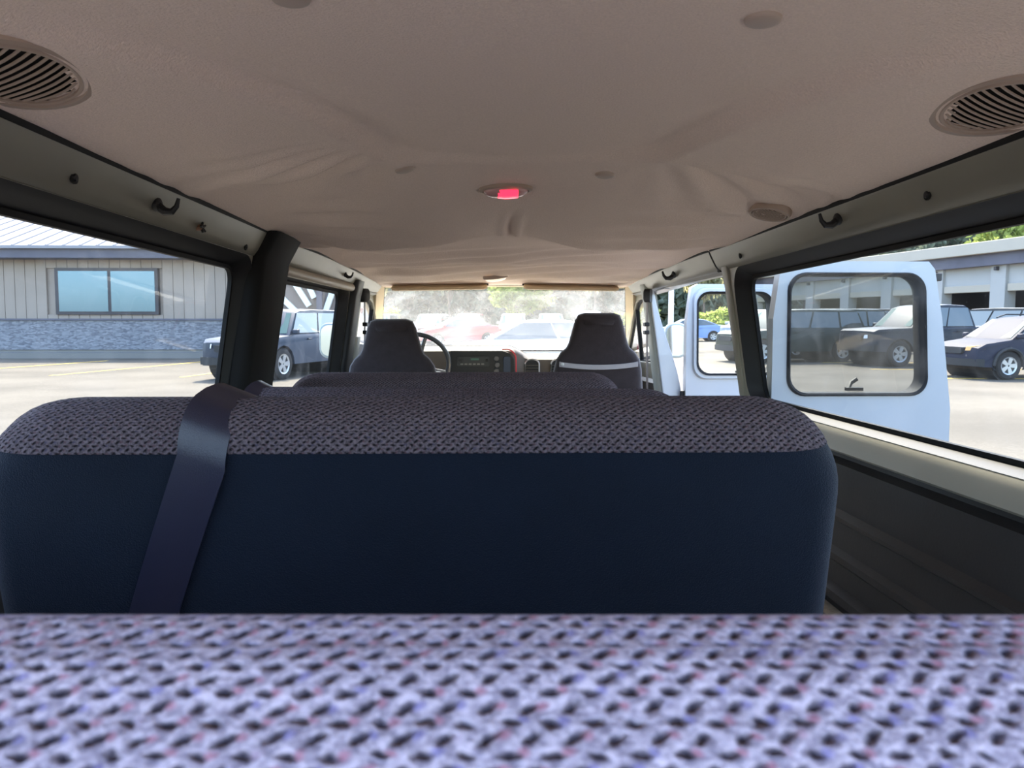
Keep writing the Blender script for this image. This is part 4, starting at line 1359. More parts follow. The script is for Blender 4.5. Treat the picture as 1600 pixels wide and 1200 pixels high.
KIND = {
    # lower-body top line (fraction of length from the tail, height as a fraction of H), cabin base and roof, wheel centres
    'sedan': dict(low=[(0.0, .46), (0.012, .62), (0.05, .70), (0.17, .73), (0.30, .70), (0.70, .665), (0.78, .63), (0.93, .555), (0.985, .48), (1.0, .36)],
                  cab=[(0.10, .70), (0.30, .955), (0.40, 1.0), (0.52, .995), (0.60, .95), (0.775, .64)], wh=(0.19, 0.81), R=0.325, sill=.155),
    'crossover': dict(low=[(0.0, .42), (0.01, .58), (0.04, .66), (0.20, .68), (0.70, .645), (0.77, .625), (0.93, .56), (0.985, .49), (1.0, .33)],
                  cab=[(0.02, .66), (0.10, .93), (0.18, .985), (0.42, 1.0), (0.57, .975), (0.64, .93), (0.79, .625)], wh=(0.20, 0.80), R=0.345, sill=.20),
    'suv': dict(low=[(0.0, .38), (0.008, .56), (0.02, .63), (0.20, .645), (0.68, .63), (0.75, .615), (0.94, .575), (0.99, .52), (1.0, .30)],
                  cab=[(0.01, .63), (0.05, .94), (0.10, .99), (0.45, 1.0), (0.60, .985), (0.65, .95), (0.755, .62)], wh=(0.20, 0.82), R=0.385, sill=.21),
    'pickup': dict(low=[(0.0, .34), (0.003, .60), (0.01, .635), (0.36, .635), (0.70, .625), (0.76, .62), (0.95, .595), (0.99, .56), (1.0, .28)],
                  cab=[(0.36, .63), (0.385, .93), (0.41, .985), (0.52, 1.0), (0.62, .985), (0.66, .95), (0.765, .62)], wh=(0.18, 0.83), R=0.40, sill=.24),
    'van': dict(low=[(0.0, .30), (0.004, .50), (0.01, .54), (0.3, .55), (0.74, .54), (0.82, .52), (0.95, .45), (0.99, .40), (1.0, .24)],
                  cab=[(0.005, .54), (0.02, .94), (0.05, .985), (0.45, 1.0), (0.66, .985), (0.72, .94), (0.85, .51)], wh=(0.19, 0.80), R=0.36, sill=.17),
}
WHEELS = {}
def car(name, label, cat, x, y, yaw, kind, L, W, H, paint, group=None, glass=None, rail=False, clad=False, spokes=5, amber=False, sign=1):
    """local x runs forward; yaw 0 points the nose along +X"""
    k = KIND[kind]
    root = empty(name); place(root, x, y, yaw)
    tag(root, label, cat, group)
    R = k['R']
    def X(f):
        return (f - 0.5) * L
    def taper(px):
        f = px / L + 0.5
        e = max(0.0, abs(f - 0.5) - 0.36) / 0.14
        return 1 - 0.13 * e ** 2
    # ---- lower body: side outline with wheel arches, run across the car in several slices
    zs = k['sill'] * H
    out = [(X(f), z * H) for (f, z) in k['low']]
    bot = [(X(0.985), zs)]
    for wc in (k['wh'][1], k['wh'][0]):
        cx = X(wc); ra = R * 1.17
        a0 = math.asin(min(0.95, max(-0.9, (zs - R) / ra)))
        for i in range(9):
            a = a0 + (PI - 2 * a0) * i / 8
            bot.append((cx + ra * math.cos(a), R + ra * math.sin(a)))
    bot.append((X(0.012), zs * 1.15))
    side = out + bot
    hw = W / 2
    sl = []
    for (fy, dz, inset) in ((-1.0, -0.02, 0.025), (-0.97, 0.0, 0.0), (-0.80, 0.015, 0.0), (0.0, 0.028, -0.0), (0.80, 0.015, 0.0), (0.97, 0.0, 0.0), (1.0, -0.02, 0.025)):
        lp = []
        for i, (px, pz) in enumerate(side):
            top = i < len(out)
            zz = pz + (dz if top else 0) - (0.03 if (abs(fy) >= 1 and top) else 0)
            q = 1.0 if top else 1.0
            wd = hw * fy * taper(px)
            if top and abs(fy) > 0.9:
                wd *= 0.965
            # nose and tail curve in plan
            bow = 0.05 * L * 0.35 * (fy * fy) * (1 if px > L * 0.47 else (-1 if px < -L * 0.47 else 0))
            lp.append((px - bow, wd, zz))
        sl.append(lp)
    obj('body', MB().loft(sl), paint, root, smooth=True, angle=38)
    # dark liners closing the arches
    for wc in k['wh']:
        mb = MB().lathe([(0.001, -hw * 0.90), (R * 1.16, -hw * 0.90), (R * 1.16, hw * 0.90), (0.001, hw * 0.90)], 20, 'y', (X(wc), 0, R))
        obj('wheel_well', mb, M_hub, root)
    # ---- cabin
    cab = [(X(f), z * H) for (f, z) in k['cab']]
    zb = min(cab[0][1], cab[-1][1])
    def cw(z):                      # half width at height z
        t = (z - zb) / (H - zb)
        return hw * (0.93 - 0.17 * max(0, t) ** 1.15)
    loops = []
    low = [(cab[0][0] + 0.02, zb - 0.06), (cab[-1][0] - 0.02, zb - 0.06)]
    sidec = cab + [(cab[-1][0] - 0.02, zb - 0.06), (cab[0][0] + 0.02, zb - 0.06)]
    for fy, dz in ((-1, -0.015), (-0.93, 0.0), (-0.5, 0.016), (0.5, 0.016), (0.93, 0.0), (1, -0.015)):
        loops.append([(p[0] - (0.04 * fy * fy if p[0] > 0 else -0.03 * fy * fy), cw(p[1]) * fy, p[1] + dz * (1 if p[1] > 0.9 * H else 0)) for p in sidec])
    obj('cabin', MB().loft(loops), paint, root, smooth=True, angle=35)
    g = glass or M_cglass
    # ---- glass: each pane a slightly proud slab
    def slab(q, off):
        c = [Vector(p) for p in q]
        n = (c[1] - c[0]).cross(c[3] - c[0]).normalized()
        if n.dot(Vector(off)) < 0:
            n = -n
        mb = MB().loft([[p + n * -0.03 for p in c], [p + n * 0.012 for p in c]])
        return mb
    f0, f1 = cab[-1], cab[-2]
    def ws(t, s, a, b):
        px = a[0] + (b[0] - a[0]) * t; pz = a[1] + (b[1] - a[1]) * t
        return (px - 0.03 * s * s, cw(pz) * s * 0.90, pz)
    obj('windshield', slab([ws(0.08, -1, f0, f1), ws(0.08, 1, f0, f1), ws(0.97, 0.97, f0, f1), ws(0.97, -0.97, f0, f1)], (1, 0, .5)), M_wsglass, root)
    r0, r1 = cab[0], cab[1]
    obj('rear_window', slab([ws(0.15 if kind != 'sedan' else 0.1, -0.95, r0, r1), ws(0.15 if kind != 'sedan' else 0.1, 0.95, r0, r1), ws(0.95, 0.93, r0, r1), ws(0.95, -0.93, r0, r1)], (-1, 0, .3)), g, root)
    # side glass: divide the cabin side between rear and front slopes
    zl = zb + 0.055; zh = H * 0.945
    def xr(z):
        return r0[0] + (r1[0] - r0[0]) * (z - r0[1]) / (r1[1] - r0[1])
    def xf(z):
        return f0[0] + (f1[0] - f0[0]) * (z - f0[1]) / (f1[1] - f0[1])
    lo_a, lo_b = xr(zl) + 0.09, xf(zl) - 0.10
    hi_a, hi_b = xr(zh) + 0.07, xf(zh) - 0.07
    n = {'sedan': 2, 'crossover': 3, 'suv': 3, 'pickup': 2, 'van': 3}[kind]
    cuts = {2: (0.0, 0.47, 1.0), 3: (0.0, 0.27, 0.62, 1.0)}[n]
    for sg in (-1, 1):
        for i in range(n):
            a, b = cuts[i] + 0.012, cuts[i + 1] - 0.012
            q = []
            for (t, z, A, B) in ((a, zl, lo_a, lo_b), (b, zl, lo_a, lo_b), (b, zh, hi_a, hi_b), (a, zh, hi_a, hi_b)):
                q.append((A + (B - A) * t, sg * (cw(z) + 0.0), z))
            obj('side_window', slab(q, (0, sg, 0)), g, root)
    # ---- wheels
    key = (round(R, 3), spokes)
    if key not in WHEELS:
        t, gm, rm = wheel_meshes(R, spokes)
        WHEELS[key] = None
        protos = (t, gm, rm)
        first = True
    for wc in k['wh']:
        for sg in (-1, 1):
            loc = (X(wc), sg * (hw - 0.115), R)
            rot = (0, 0, 0 if sg < 0 else PI)
            if WHEELS[key] is None:
                o = obj('wheel', protos[0], M_tyre, root, smooth=True, angle=40, loc=loc, rot=rot)
                c1 = obj('wheel_disc', protos[1], M_hub, o)
                c2 = obj('rim', protos[2], M_rim, o, smooth=True, angle=30)
                WHEELS[key] = (o, c1, c2)
            else:
                o = WHEELS[key][0].copy(); link(o, root); o.location = loc; o.rotation_euler = rot
                for c in WHEELS[key][1:]:
                    cc = c.copy(); link(cc, o)
    # ---- lamps, grille, bumper, mirrors, handles
    zf = H * (0.50 if kind in ('sedan', 'crossover') else 0.49)
    xn = L / 2
    for sg in (-1, 1):
        yy = sg * hw * 0.70
        mb = MB().loft([[(xn - 0.30, yy + sg * 0.17, zf + 0.07), (xn - 0.30, yy + sg * 0.17, zf - 0.03), (xn - 0.24, yy + sg * 0.12, zf - 0.05), (xn - 0.26, yy + sg * 0.12, zf + 0.06)],
                        [(xn - 0.07, yy - sg * 0.12, zf + 0.03), (xn - 0.05, yy - sg * 0.12, zf - 0.07), (xn - 0.02, yy - sg * 0.16, zf - 0.07), (xn - 0.05, yy - sg * 0.16, zf + 0.03)]])
        obj('headlight', mb, M_amber if amber else M_lamp, root)
        mb = MB().box((-xn - 0.005, sg * hw * 0.78 - 0.09, H * 0.47), (-xn + 0.10, sg * hw * 0.78 + 0.09, H * 0.60))
        obj('tail_light', mb, M_tail, root, bevel=0.015)
        mz = zb + 0.09
        mx = cab[-1][0] - 0.28
        mb = MB().loft([[(mx + dx * kk, sg * (cw(mz) + 0.10) + dy * kk, mz + dz * kk) for (dx, dy, dz) in ((.05, -.10, -.07), (.05, .10, -.06), (.05, .10, .07), (.05, -.10, .07))] for kk in (1,)] +
                       [[(mx + 0.13, sg * (cw(mz) + 0.10) + dy * .7, mz + dz * .7) for (dy, dz) in ((-.10, -.07), (.10, -.06), (.10, .07), (-.10, .07))]])
        obj('side_mirror', mb, paint, root, bevel=0.02)
        for hx in ((0.06 * L, -0.13 * L) if kind != 'pickup' else (0.14 * L, -0.03 * L)):
            obj('door_handle', MB().box((hx - 0.09, sg * hw * 0.965 - 0.02, zb - 0.11), (hx + 0.09, sg * hw * 0.965 + 0.025, zb - 0.085)), paint if kind != 'pickup' else M_clad, root, bevel=0.008)
    obj('grille', MB().loft([[(xn - 0.10, p[0], p[1] + zf - 0.07) for p in rrect(W * 0.44, 0.16, 0.04, 3)], [(xn + 0.008, p[0] * 0.95, p[1] + zf - 0.07) for p in rrect(W * 0.44, 0.16, 0.04, 3)]]), M_clad, root)
    obj('bumper', MB().loft([[(xn - 0.14 - 0.13 * s * s, s * hw * 0.93, z) for z in (zs, zs + 0.20)] + [(xn + 0.03 - 0.14 * s * s, s * hw * 0.93, z) for z in (zs + 0.20, zs + 0.02)] for s in np.linspace(-1, 1, 9)]), M_clad if clad or kind in ('suv', 'pickup') else paint, root, smooth=True, angle=40)
    if clad:
        for sg in (-1, 1):
            obj('sill_cladding', MB().box((X(k['wh'][0]) + R * 1.2, sg * hw - 0.05, zs - 0.02), (X(k['wh'][1]) - R * 1.2, sg * hw + 0.004, zs + 0.14)), M_clad, root, bevel=0.02)
            for wc in k['wh']:
                a0 = -0.25
                pts = [(X(wc) + R * 1.2 * math.cos(a), sg * (hw * 0.985), R + R * 1.2 * math.sin(a)) for a in np.linspace(a0, PI - a0, 15)]
                obj('arch_cladding', MB().tube(pts, 0.045, 6), M_clad, root, smooth=True)
    if rail:
        for sg in (-1, 1):
            pts = [(X(0.14), sg * cw(H) * 0.93, H * 0.985), (X(0.20), sg * cw(H) * 0.93, H * 1.02), (X(0.54), sg * cw(H) * 0.93, H * 1.025), (X(0.60), sg * cw(H) * 0.93, H * 0.97)]
            obj('roof_rail', MB().tube(pts, 0.018, 6), M_clad, root, smooth=True)
    return root

def paint(n, r, g_, b):
    return mat(n, rgb(r, g_, b), 0.5, spec=0.35, coat=0.06, noise=0.02, nscale=2)
P_white = paint('white_car_paint', 200, 202, 200)
P_black = paint('black_car_paint', 22, 24, 28)
P_char = mat('charcoal_car_paint', rgb(48, 49, 60), 0.6, spec=0.12, noise=0.02, nscale=2)
P_dgreen = paint('dark_green_car_paint', 32, 44, 40)
P_navy = paint('navy_car_paint', 26, 32, 44)
P_blue = paint('light_blue_car_paint', 120, 146, 190)
P_grey = paint('silver_car_paint', 150, 156, 164)
P_red = paint('faded_red_car_paint', 170, 52, 58)
P_slate = paint('slate_blue_car_paint', 44, 52, 66)
D = math.radians
GR = 'dark vehicles parked nose out on the right'
car('crossover', 'charcoal crossover with star shaped rims parked at the far right', 'car', 13.65, 19.4, D(187), 'crossover', 4.45, 1.8, 1.56, P_char, GR, rail=True, clad=True, spokes=5, amber=True)
car('pickup_truck', 'navy pickup seen through the tinted window of the open cargo door', 'pickup truck', 14.1, 24.6, D(190), 'pickup', 5.8, 2.0, 1.93, P_navy, GR)
car('sport_utility_vehicle', 'dark green sport utility vehicle left of the navy pickup behind the door glass', 'car', 12.6, 29.6, D(190), 'suv', 5.0, 1.95, 1.85, P_dgreen, GR)
car('sport_utility_vehicle', 'black sport utility vehicle farthest back behind the pickup in the door glass', 'car', 15.6, 33.4, D(186), 'suv', 5.1, 2.0, 1.9, P_black, GR)
car('passenger_van', 'black van rear window half hidden behind the charcoal crossover', 'van', 17.8, 26.5, D(100), 'van', 5.0, 1.98, 1.85, P_black, GR)
car('sport_utility_vehicle', 'dark green vehicle in the narrow gap beside the black window post', 'car', 10.2, 26.6, D(192), 'suv', 4.9, 1.95, 1.80, P_dgreen, GR)
car('sport_utility_vehicle', 'slate grey sport utility vehicle parked outside the left windows', 'car', -5.6, 20.5, D(252), 'suv', 4.7, 1.9, 1.72, P_slate, None)
car('sedan', 'white sedan parked sideways straight ahead beyond the windshield', 'car', 1.0, 19.2, D(180), 'sedan', 4.85, 1.82, 1.46, P_white, None)
car('sedan', 'light blue sedan across the lot beyond the open side door', 'car', 12.6, 50.0, D(176), 'sedan', 4.7, 1.8, 1.46, P_blue, None)
car('pickup_truck', 'silver pickup nose seen through the clear window of the open cargo door', 'pickup truck', 12.6, 37.0, D(235), 'pickup', 5.6, 2.0, 1.9, P_grey, None)
FAR = 'far row of parked cars beyond the windshield'
car('sport_utility_vehicle', 'white roofed vehicle in the far row, right beside the driver headrest', 'car', -4.1, 50.0, D(262), 'suv', 4.6, 1.85, 1.75, P_white, FAR)
car('sedan', 'red car in the far row, left of the white sedan', 'car', -2.1, 44.0, D(200), 'sedan', 4.7, 1.8, 1.5, P_red, FAR)
car('sport_utility_vehicle', 'red vehicle in the far row behind the red car', 'car', -1.7, 51.0, D(265), 'suv', 4.6, 1.85, 1.78, P_red, FAR)
car('sport_utility_vehicle', 'white vehicle in the far row above the white sedan roof', 'car', 1.2, 50.0, D(266), 'suv', 4.6, 1.85, 1.78, P_white, FAR)
car('sport_utility_vehicle', 'silver vehicle in the far row above the white sedan rear window', 'car', 3.6, 50.0, D(268), 'suv', 4.6, 1.85, 1.78, P_grey, FAR)
car('passenger_van', 'white van in the far row beside the passenger headrest', 'van', 6.0, 50.0, D(268), 'van', 4.9, 1.95, 1.95, P_white, FAR)
car('sport_utility_vehicle', 'light vehicle in the far row at the left edge of the windshield', 'car', -7.4, 50.0, D(265), 'suv', 4.6, 1.85, 1.75, P_grey, FAR)

# ------------------------------------------------------------------ building on the left
M_siding = mat('warm_grey_metal_siding', rgb(150, 136, 124), 0.6, noise=0.04, nscale=1.5)
M_fascia = mat('dark_slate_fascia', rgb(84, 82, 94), 0.6, noise=0.1, nscale=3)
M_roof = mat('white_metal_roof', rgb(140, 138, 142), 0.7, noise=0.03, nscale=1)
M_wframe = mat('dark_window_frame', rgb(52, 46, 50), 0.5)
def stone_mat():
    m = bpy.data.materials.new('grey_ledgestone'); m.use_nodes = True
    g = NB(m); b = m.node_tree.nodes['Principled BSDF']
    tc = g.n('ShaderNodeTexCoord')
    mp = g.n('ShaderNodeMapping'); mp.inputs['Scale'].default_value = (5.0, 1, 14.0); g.link(tc.outputs['Object'], mp.inputs[0])
    vo = g.n('ShaderNodeTexVoronoi'); vo.inputs['Scale'].default_value = 1.6; g.link(mp.outputs[0], vo.inputs['Vector'])
    hv = g.n('ShaderNodeSeparateColor'); g.link(vo.outputs['Color'], hv.inputs[0])
    g.link(g.mix(hv.outputs[0], rgb(98, 99, 106), rgb(142, 142, 147)), b.inputs['Base Color'])
    b.inputs['Roughness'].default_value = 0.9
    bp = g.n('ShaderNodeBump'); bp.inputs['Strength'].default_value = 0.8; bp.inputs['Distance'].default_value = 0.04
    g.link(hv.outputs[1], bp.inputs['Height']); g.link(bp.outputs[0], b.inputs['Normal'])
    return m
M_stone = stone_mat()
def pane_mat():
    m = bpy.data.materials.new('blue_reflective_pane'); m.use_nodes = True
    g = NB(m); b = m.node_tree.nodes['Principled BSDF']
    b.inputs['Base Color'].default_value = rgb(70, 100, 122); b.inputs['Roughness'].default_value = 0.06
    b.inputs['Specular IOR Level'].default_value = 1.0; b.inputs['Metallic'].default_value = 0.55
    return m
M_bpane = pane_mat()
def left_building():
    YB = 30.0; zg = G(YB)
    root = empty('commercial_building', (-20, YB, zg)); tag(root, 'grey sided building with stone base and white metal roof, left', 'building')
    def B(x0, x1, y0, y1, z0, z1):
        return MB().box((x0 + 20, y0 - YB, z0), (x1 + 20, y1 - YB, z1))
    x0, x1 = -34.0, -9.9
    obj('core_wall', B(x0, x1, YB + 0.12, YB + 12, 0, 3.9), M_siding, root)
    pw = 0.40
    me = None; x = x0
    wx0, wx1, wz0, wz1 = -16.85, -12.95, 1.62, 3.40
    def panel(xa, za, zb_):
        o = obj('siding_panel', MB().box((0.0, 0, 0), (pw - 0.012, 0.10, zb_ - za)).box((pw - 0.05, -0.015, 0), (pw - 0.012, 0.10, zb_ - za)), M_siding, root)
        o.location = (xa + 20, 0.02, za)
        return o
    full = panel(x, 1.42, 3.75)
    low = panel(wx0, 1.42, wz0); high = panel(wx0, wz1, 3.75)
    low.hide_render = False
    first_low = True
    k = 1
    while x0 + k * pw < x1 - 0.1:
        xa = x0 + k * pw
        if xa + pw > wx0 and xa < wx1:
            if first_low:
                low.location.x = xa + 20; high.location.x = xa + 20; first_low = False
            else:
                for q in (low, high):
                    c = q.copy(); link(c, root); c.location.x = xa + 20
        else:
            c = full.copy(); link(c, root); c.location.x = xa + 20
        k += 1
    obj('stone_base', B(x0, x1, YB - 0.10, YB + 0.2, 0.28, 1.40), M_stone, root)
    obj('stone_cap', B(x0, x1, YB - 0.16, YB + 0.2, 1.40, 1.47), M_fascia, root)
    obj('curb', B(x0, x1, YB - 1.2, YB + 0.2, -0.1, 0.18), mat('grey_curb', rgb(120, 116, 112), 0.9), root)
    obj('plinth', B(x0, x1, YB - 0.05, YB + 0.2, 0.0, 0.30), mat('grey_plinth', rgb(128, 124, 120), 0.9), root)
    obj('fascia', B(x0 - 0.6, x1 + 0.4, YB - 0.75, YB + 0.2, 3.72, 4.12), M_fascia, root)
    # window with frame and two panes
    wn = obj('window', B(wx0, wx1, YB - 0.06, YB + 0.12, wz0, wz1), M_wframe, root)
    for (a, b) in ((wx0 + 0.14, (wx0 + wx1) / 2 + 0.05), ((wx0 + wx1) / 2 + 0.17, wx1 - 0.12)):
        obj('pane', B(a, b, YB - 0.075, YB - 0.05, wz0 + 0.12, wz1 - 0.12), M_bpane, wn)
    # standing-seam roof, one object per pan
    pan = MB()
    rw = 0.62
    rise, run = 2.6, 7.5
    pan.loft([[(0.01, 0, 0), (rw - 0.01, 0, 0), (rw - 0.01, 0, 0.05), (rw - 0.05, 0, 0.05), (rw - 0.05, 0, 0.02), (0.01, 0, 0.02)], [(0.01 - 2.6, run, rise), (rw - 0.01 - 2.6, run, rise), (rw - 0.01 - 2.6, run, rise + 0.05), (rw - 0.05 - 2.6, run, rise + 0.05), (rw - 0.05 - 2.6, run, rise + 0.02), (0.01 - 2.6, run, rise + 0.02)]])
    # seams run straight up the slope
    pan = MB()
    pan.loft([[(p[0], yy, p[1] + zz) for p in ((0.01, 0), (rw - 0.01, 0), (rw - 0.01, 0.07), (rw - 0.07, 0.07), (rw - 0.07, 0.025), (0.01, 0.025))] for (yy, zz) in ((-0.9, 4.12), (run, 4.12 + rise + 0.4))])
    first = None; k = 0
    while x0 - 0.6 + k * rw < x1 + 0.3:
        if first is None:
            first = o = obj('roof_panel', pan, M_roof, root)
        else:
            o = first.copy(); link(o, root)
        o.location = (x0 - 0.6 + k * rw + 20, 0, 0)
        k += 1
    obj('gutter', B(x0 - 0.6, x1 + 0.4, YB - 0.92, YB - 0.72, 4.05, 4.16), M_roof, root)
left_building()

# added porch, white diagonals imitate glass reflections, right end of that building
def porch():
    root = empty('added_porch', (-5.9, 28.4, G(28.4))); tag(root, 'added brown porch front, its white diagonals imitating window reflections, behind the slate grey car', 'porch')
    obj('added_back_wall', MB().box((-3.0, 0.6, 0), (1.4, 1.0, 4.6)), mat('brown_added_porch_wall', rgb(120, 108, 102), 0.8, noise=0.08, nscale=2), root)
    mw = mat('reflection_bar_white', rgb(238, 238, 232), 0.5)
    for (a, b) in (((-2.05, 3.55), (-1.05, 1.95)), ((-1.45, 3.55), (-0.85, 2.25)), ((0.15, 3.4), (-0.5, 1.6)), ((-2.3, 2.5), (-1.5, 1.7))):
        d = Vector((b[0] - a[0], 0, b[1] - a[1])).normalized(); n = Vector((-d.z, 0, d.x)) * 0.10
        A, Bv = Vector((a[0], 0.45, a[1])), Vector((b[0], 0.45, b[1]))
        obj('reflection_bar', MB().loft([[A + n, A - n, A - n + Vector((0, .14, 0)), A + n + Vector((0, .14, 0))], [Bv + n, Bv - n, Bv - n + Vector((0, .14, 0)), Bv + n + Vector((0, .14, 0))]]), mw, root)
    obj('post', MB().box((-0.75, 0.35, 0), (-0.55, 0.55, 3.6)), M_fascia, root)
    obj('roof_slab', MB().box((-3.2, -0.6, 4.4), (1.6, 1.2, 4.6)), M_roof, root)
porch()  # added porch, its bars imitate glass reflections

# ------------------------------------------------------------------ building on the right (service bays)
def right_building():
    # the facade runs away from the camera; local x along it, local y towards the lot is negative
    A = Vector((26.5, 20.0)); dirv = Vector((-0.125, 1.0)).normalized()
    yaw = math.atan2(dirv.y, dirv.x)
    root = empty('service_building'); place(root, A.x, A.y, yaw)
    tag(root, 'white service building with dark bays and pillars, right', 'building')
    Lb = 46.0
    M_w = mat('white_block_wall', rgb(164, 163, 160), 0.8, noise=0.03, nscale=1.0)
    M_cream = mat('cream_parapet', rgb(170, 162, 148), 0.8, noise=0.03, nscale=1.0)
    M_bay = mat('dark_bay_inside', rgb(40, 36, 36), 0.9)
    # local +y is to the left of travel = towards the lot (west)
    zt = 5.2
    obj('parapet', MB().box((-6, -10, 4.62), (Lb, 0.75, zt)), M_cream, root, bevel=0.03)
    obj('dark_band', MB().box((-6, -9, 4.05), (Lb - 0.5, 0.45, 4.62)), M_fascia, root)
    obj('bay_back', MB().box((-6, -9.5, 0), (Lb, -6.0, 4.1)), M_bay, root)
    obj('bay_floor', MB().box((-6, -6, 0.0), (Lb, 0.0, 0.03)), mat('bay_floor', rgb(80, 76, 72), 0.9), root)
    obj('lintel_wall', MB().box((-6, -0.4, 2.85), (Lb, 0.0, 4.1)), M_w, root)
    step = 4.3
    k = 0
    x = -5.0
    while x < Lb:
        obj('pillar', MB().box((x, -0.45, 0), (x + 0.95, 0.16, 4.06)), M_w, root, bevel=0.02)
        obj('lintel', MB().box((x + 1.0, -0.40, 2.80), (x + step - 0.05, 0.08, 3.15)), M_cream, root, bevel=0.01)
        if k % 1 == 0:
            lt = MB().box((x + 0.40, 0.16, 3.80), (x + 0.56, 0.36, 3.98))
            obj('wall_light', lt, M_wframe, root, bevel=0.03)
        x += step; k += 1
    obj('rolled_door', MB().box((12.5, -0.35, 2.3), (15.6, -0.25, 2.95)), mat('bay_door_slats', rgb(172, 150, 142), 0.7), root)
    obj('bay_sign', MB().box((3.4, -1.6, 1.55), (5.6, -1.5, 2.35)), mat('yellow_cabinet', rgb(214, 192, 120), 0.7), root)
    return root
right_building()

# light poles ahead on the right
def pole(x, y, h, label):
    root = empty('light_pole'); place(root, x, y, 0.0)
    tag(root, label, 'light pole')
    obj('base', MB().lathe([(0.28, -0.1), (0.28, 0.5), (0.2, 0.55)], 14), mat('pole_base', rgb(170, 166, 160), 0.9), root, smooth=True, angle=40)
    obj('shaft', MB().tube([(0, 0, 0.5), (0, 0, h)], [0.15, 0.10], 10), mat('white_pole_paint', rgb(226, 224, 220), 0.6), root, smooth=True)
    obj('lamp_head', MB().box((-0.8, -0.2, h), (0.3, 0.2, h + 0.15)), M_clad, root, bevel=0.03)
pole(9.15, 40.0, 9.0, 'white light pole seen through the open side door')

# ------------------------------------------------------------------ trees
def leaf_mat(name, c1, c2):
    m = bpy.data.materials.new(name); m.use_nodes = True
    g = NB(m); out = m.node_tree.nodes['Material Output']
    m.node_tree.nodes.remove(m.node_tree.nodes['Principled BSDF'])
    tc = g.n('ShaderNodeTexCoord')
    n1 = g.n('ShaderNodeTexNoise'); n1.inputs['Scale'].default_value = 1.3; n1.inputs['Detail'].default_value = 6
    g.link(tc.outputs['Object'], n1.inputs['Vector'])
    col = g.mix(g.smooth(n1.outputs[0], 0.35, 0.65), c1, c2)
    d = g.n('ShaderNodeBsdfDiffuse'); t = g.n('ShaderNodeBsdfTranslucent')
    g.link(col, d.inputs[0]); g.link(col, t.inputs[0])
    mx = g.n('ShaderNodeMixShader'); mx.inputs[0].default_value = 0.65
    g.link(d.outputs[0], mx.inputs[1]); g.link(t.outputs[0], mx.inputs[2]); g.link(mx.outputs[0], out.inputs['Surface'])
    return m
L_grey = leaf_mat('grey_green_leaves', rgb(122, 134, 116), rgb(172, 180, 156))
L_olive = leaf_mat('olive_leaves', rgb(136, 136, 100), rgb(186, 180, 136))
L_lime = leaf_mat('lime_leaves', rgb(142, 158, 82), rgb(188, 196, 116))
M_bark = mat('grey_bark', rgb(128, 114, 100), 0.9, noise=0.2, nscale=6)
def crown_mesh(rx, rz, zc, n, size, seed):
    r = np.random.default_rng(seed)
    # lumps on an ellipsoid, leaves scattered around the lumps
    nl = 26
    d = r.normal(size=(nl, 3)); d /= np.linalg.norm(d, axis=1)[:, None]
    cen = d * np.array([rx, rx, rz]) * r.uniform(0.35, 0.85, (nl, 1)) + np.array([0, 0, zc])
    rad = r.uniform(0.25, 0.45, nl) * min(rx, rz)
    mb = MB()
    which = r.integers(0, nl, n)
    dd = r.normal(size=(n, 3)); dd /= np.linalg.norm(dd, axis=1)[:, None]
    pos = cen[which] + dd * (rad[which] * r.uniform(0.6, 1.0, n))[:, None]
    for i in range(n):
        a = r.normal(size=3); a /= np.linalg.norm(a)
        b = np.cross(a, r.normal(size=3)); b /= np.linalg.norm(b)
        s = size * r.uniform(0.6, 1.3)
        p = pos[i]
        o = len(mb.v)
        mb.v += [tuple(p - a * s), tuple(p + b * s * 0.5), tuple(p + a * s), tuple(p - b * s * 0.5)]
        mb.f.append((o, o + 1, o + 2, o + 3))
    return mb, cen
CROWN = {}
def tree(x, y, h, rx, leafm, label, seed, group, bush=False):
    root = empty('bush' if bush else 'tree'); place(root, x, y, seed * 1.3)
    tag(root, label, 'bush' if bush else 'tree', group)
    key = (bush, seed % 3, leafm.name)
    base_h = 3.0 if bush else 10.0
    if key not in CROWN:
        if bush:
            mb, cen = crown_mesh(1.6, 1.2, 1.45, 2200, 0.16, seed)
        else:
            mb, cen = crown_mesh(3.4, 4.2, 5.8, 5200, 0.30, seed)
        o = obj('crown', mb, leafm, root, fixn=False)
        tr = MB().tube([(0, 0, -0.2), (0.05, 0, base_h * 0.3), (0.0, 0.1, base_h * 0.75)], [0.24 if not bush else 0.06, 0.18 if not bush else 0.05, 0.05], 8)
        t = obj('trunk', tr, M_bark, root, smooth=True)
        bs = []
        br = MB()
        for c in cen[:9]:
            br.tube([(0.0, 0.0, base_h * 0.25), tuple(c * np.array([.5, .5, .75])), tuple(c)], [0.09 if not bush else 0.03, 0.05 if not bush else 0.02, 0.015], 5)
        b = obj('branches', br, M_bark, root, smooth=True)
        CROWN[key] = (o, t, b)
    else:
        for q in CROWN[key]:
            c = q.copy(); link(c, root)
    s = h / base_h
    root.scale = (rx / 3.4 if not bush else rx / 1.6, rx / 3.4 if not bush else rx / 1.6, s)
GT = 'trees beyond the parking lot'
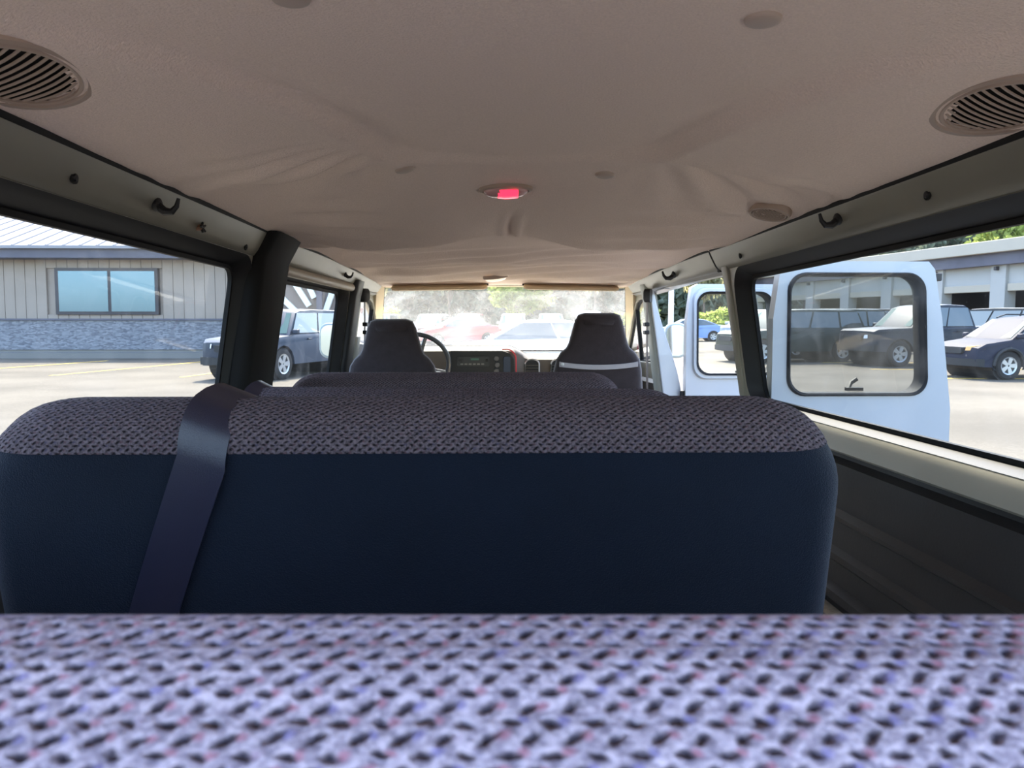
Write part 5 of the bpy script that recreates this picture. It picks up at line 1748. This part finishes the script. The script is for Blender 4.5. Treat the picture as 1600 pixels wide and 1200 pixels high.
names = ['leftmost', 'second', 'third', 'fourth', 'fifth', 'sixth', 'seventh', 'eighth', 'ninth', 'tenth', 'eleventh', 'twelfth', 'thirteenth', 'fourteenth']
for i in range(8):
    px = -20 + i * 5.4 + random.uniform(-0.6, 0.6)
    tree(px, 62 + random.uniform(-4, 6), random.uniform(10, 14), random.uniform(2.0, 2.3), (L_grey, L_grey, L_olive)[i % 3] if px < 14 else L_olive,
         '%s tree from the left in the hazy tree line past the lot' % names[i], i, GT)
tree(2.0, 57.5, 6.2, 2.6, L_lime, 'bright lime green tree above the white sedan', 3, GT)
for (bx, lab) in ((-8.5, 'low green bush at the left edge of the windshield view'), (10.5, 'lime bush behind the white light pole'), (16.3, 'lime bush at the tail of the light blue sedan')):
    tree(bx, 56, 2.6, 1.9, L_lime, lab, 2, 'bushes at the edge of the lot', True)
GB2 = 'trees behind the service building'
for i, (tx, ty, hh) in enumerate(((46, 30, 11.0), (46, 39, 11.5), (45, 48, 12), (44, 57, 12.5), (46, 67, 13))):
    tree(tx, ty, hh, 3.9, L_lime if i % 2 == 0 else L_grey, '%s tree rising above the white service building roof' % ('nearest', 'second', 'third', 'fourth', 'farthest')[i], i + 20, GB2)
# beyond the lot: the deep woods that close the view between the trunks, nobody could count these trees
r_ = np.random.default_rng(5)
mb = MB()
for k in range(42000):
    x = r_.uniform(-45, 60); y = r_.uniform(74, 80); z = 13 * r_.random() ** 0.9 * (0.85 + 0.15 * math.sin(x * 0.45) + 0.1 * math.sin(x * 1.3 + 1)) + G(77) - 0.3
    a = r_.normal(size=3); a /= np.linalg.norm(a)
    b = np.cross(a, r_.normal(size=3)); b /= np.linalg.norm(b)
    s_ = r_.uniform(0.45, 0.95)
    p = np.array([x, y, z]); o = len(mb.v)
    mb.v += [tuple(p - a * s_), tuple(p + b * s_ * 0.55), tuple(p + a * s_), tuple(p - b * s_ * 0.55)]
    mb.f.append((o, o + 1, o + 2, o + 3))
woods = obj('distant_woods', mb, L_grey, None, fixn=False)
woods['kind'] = 'stuff'
tag(woods, 'hazy grey green woods closing the view behind the lot', 'woods')
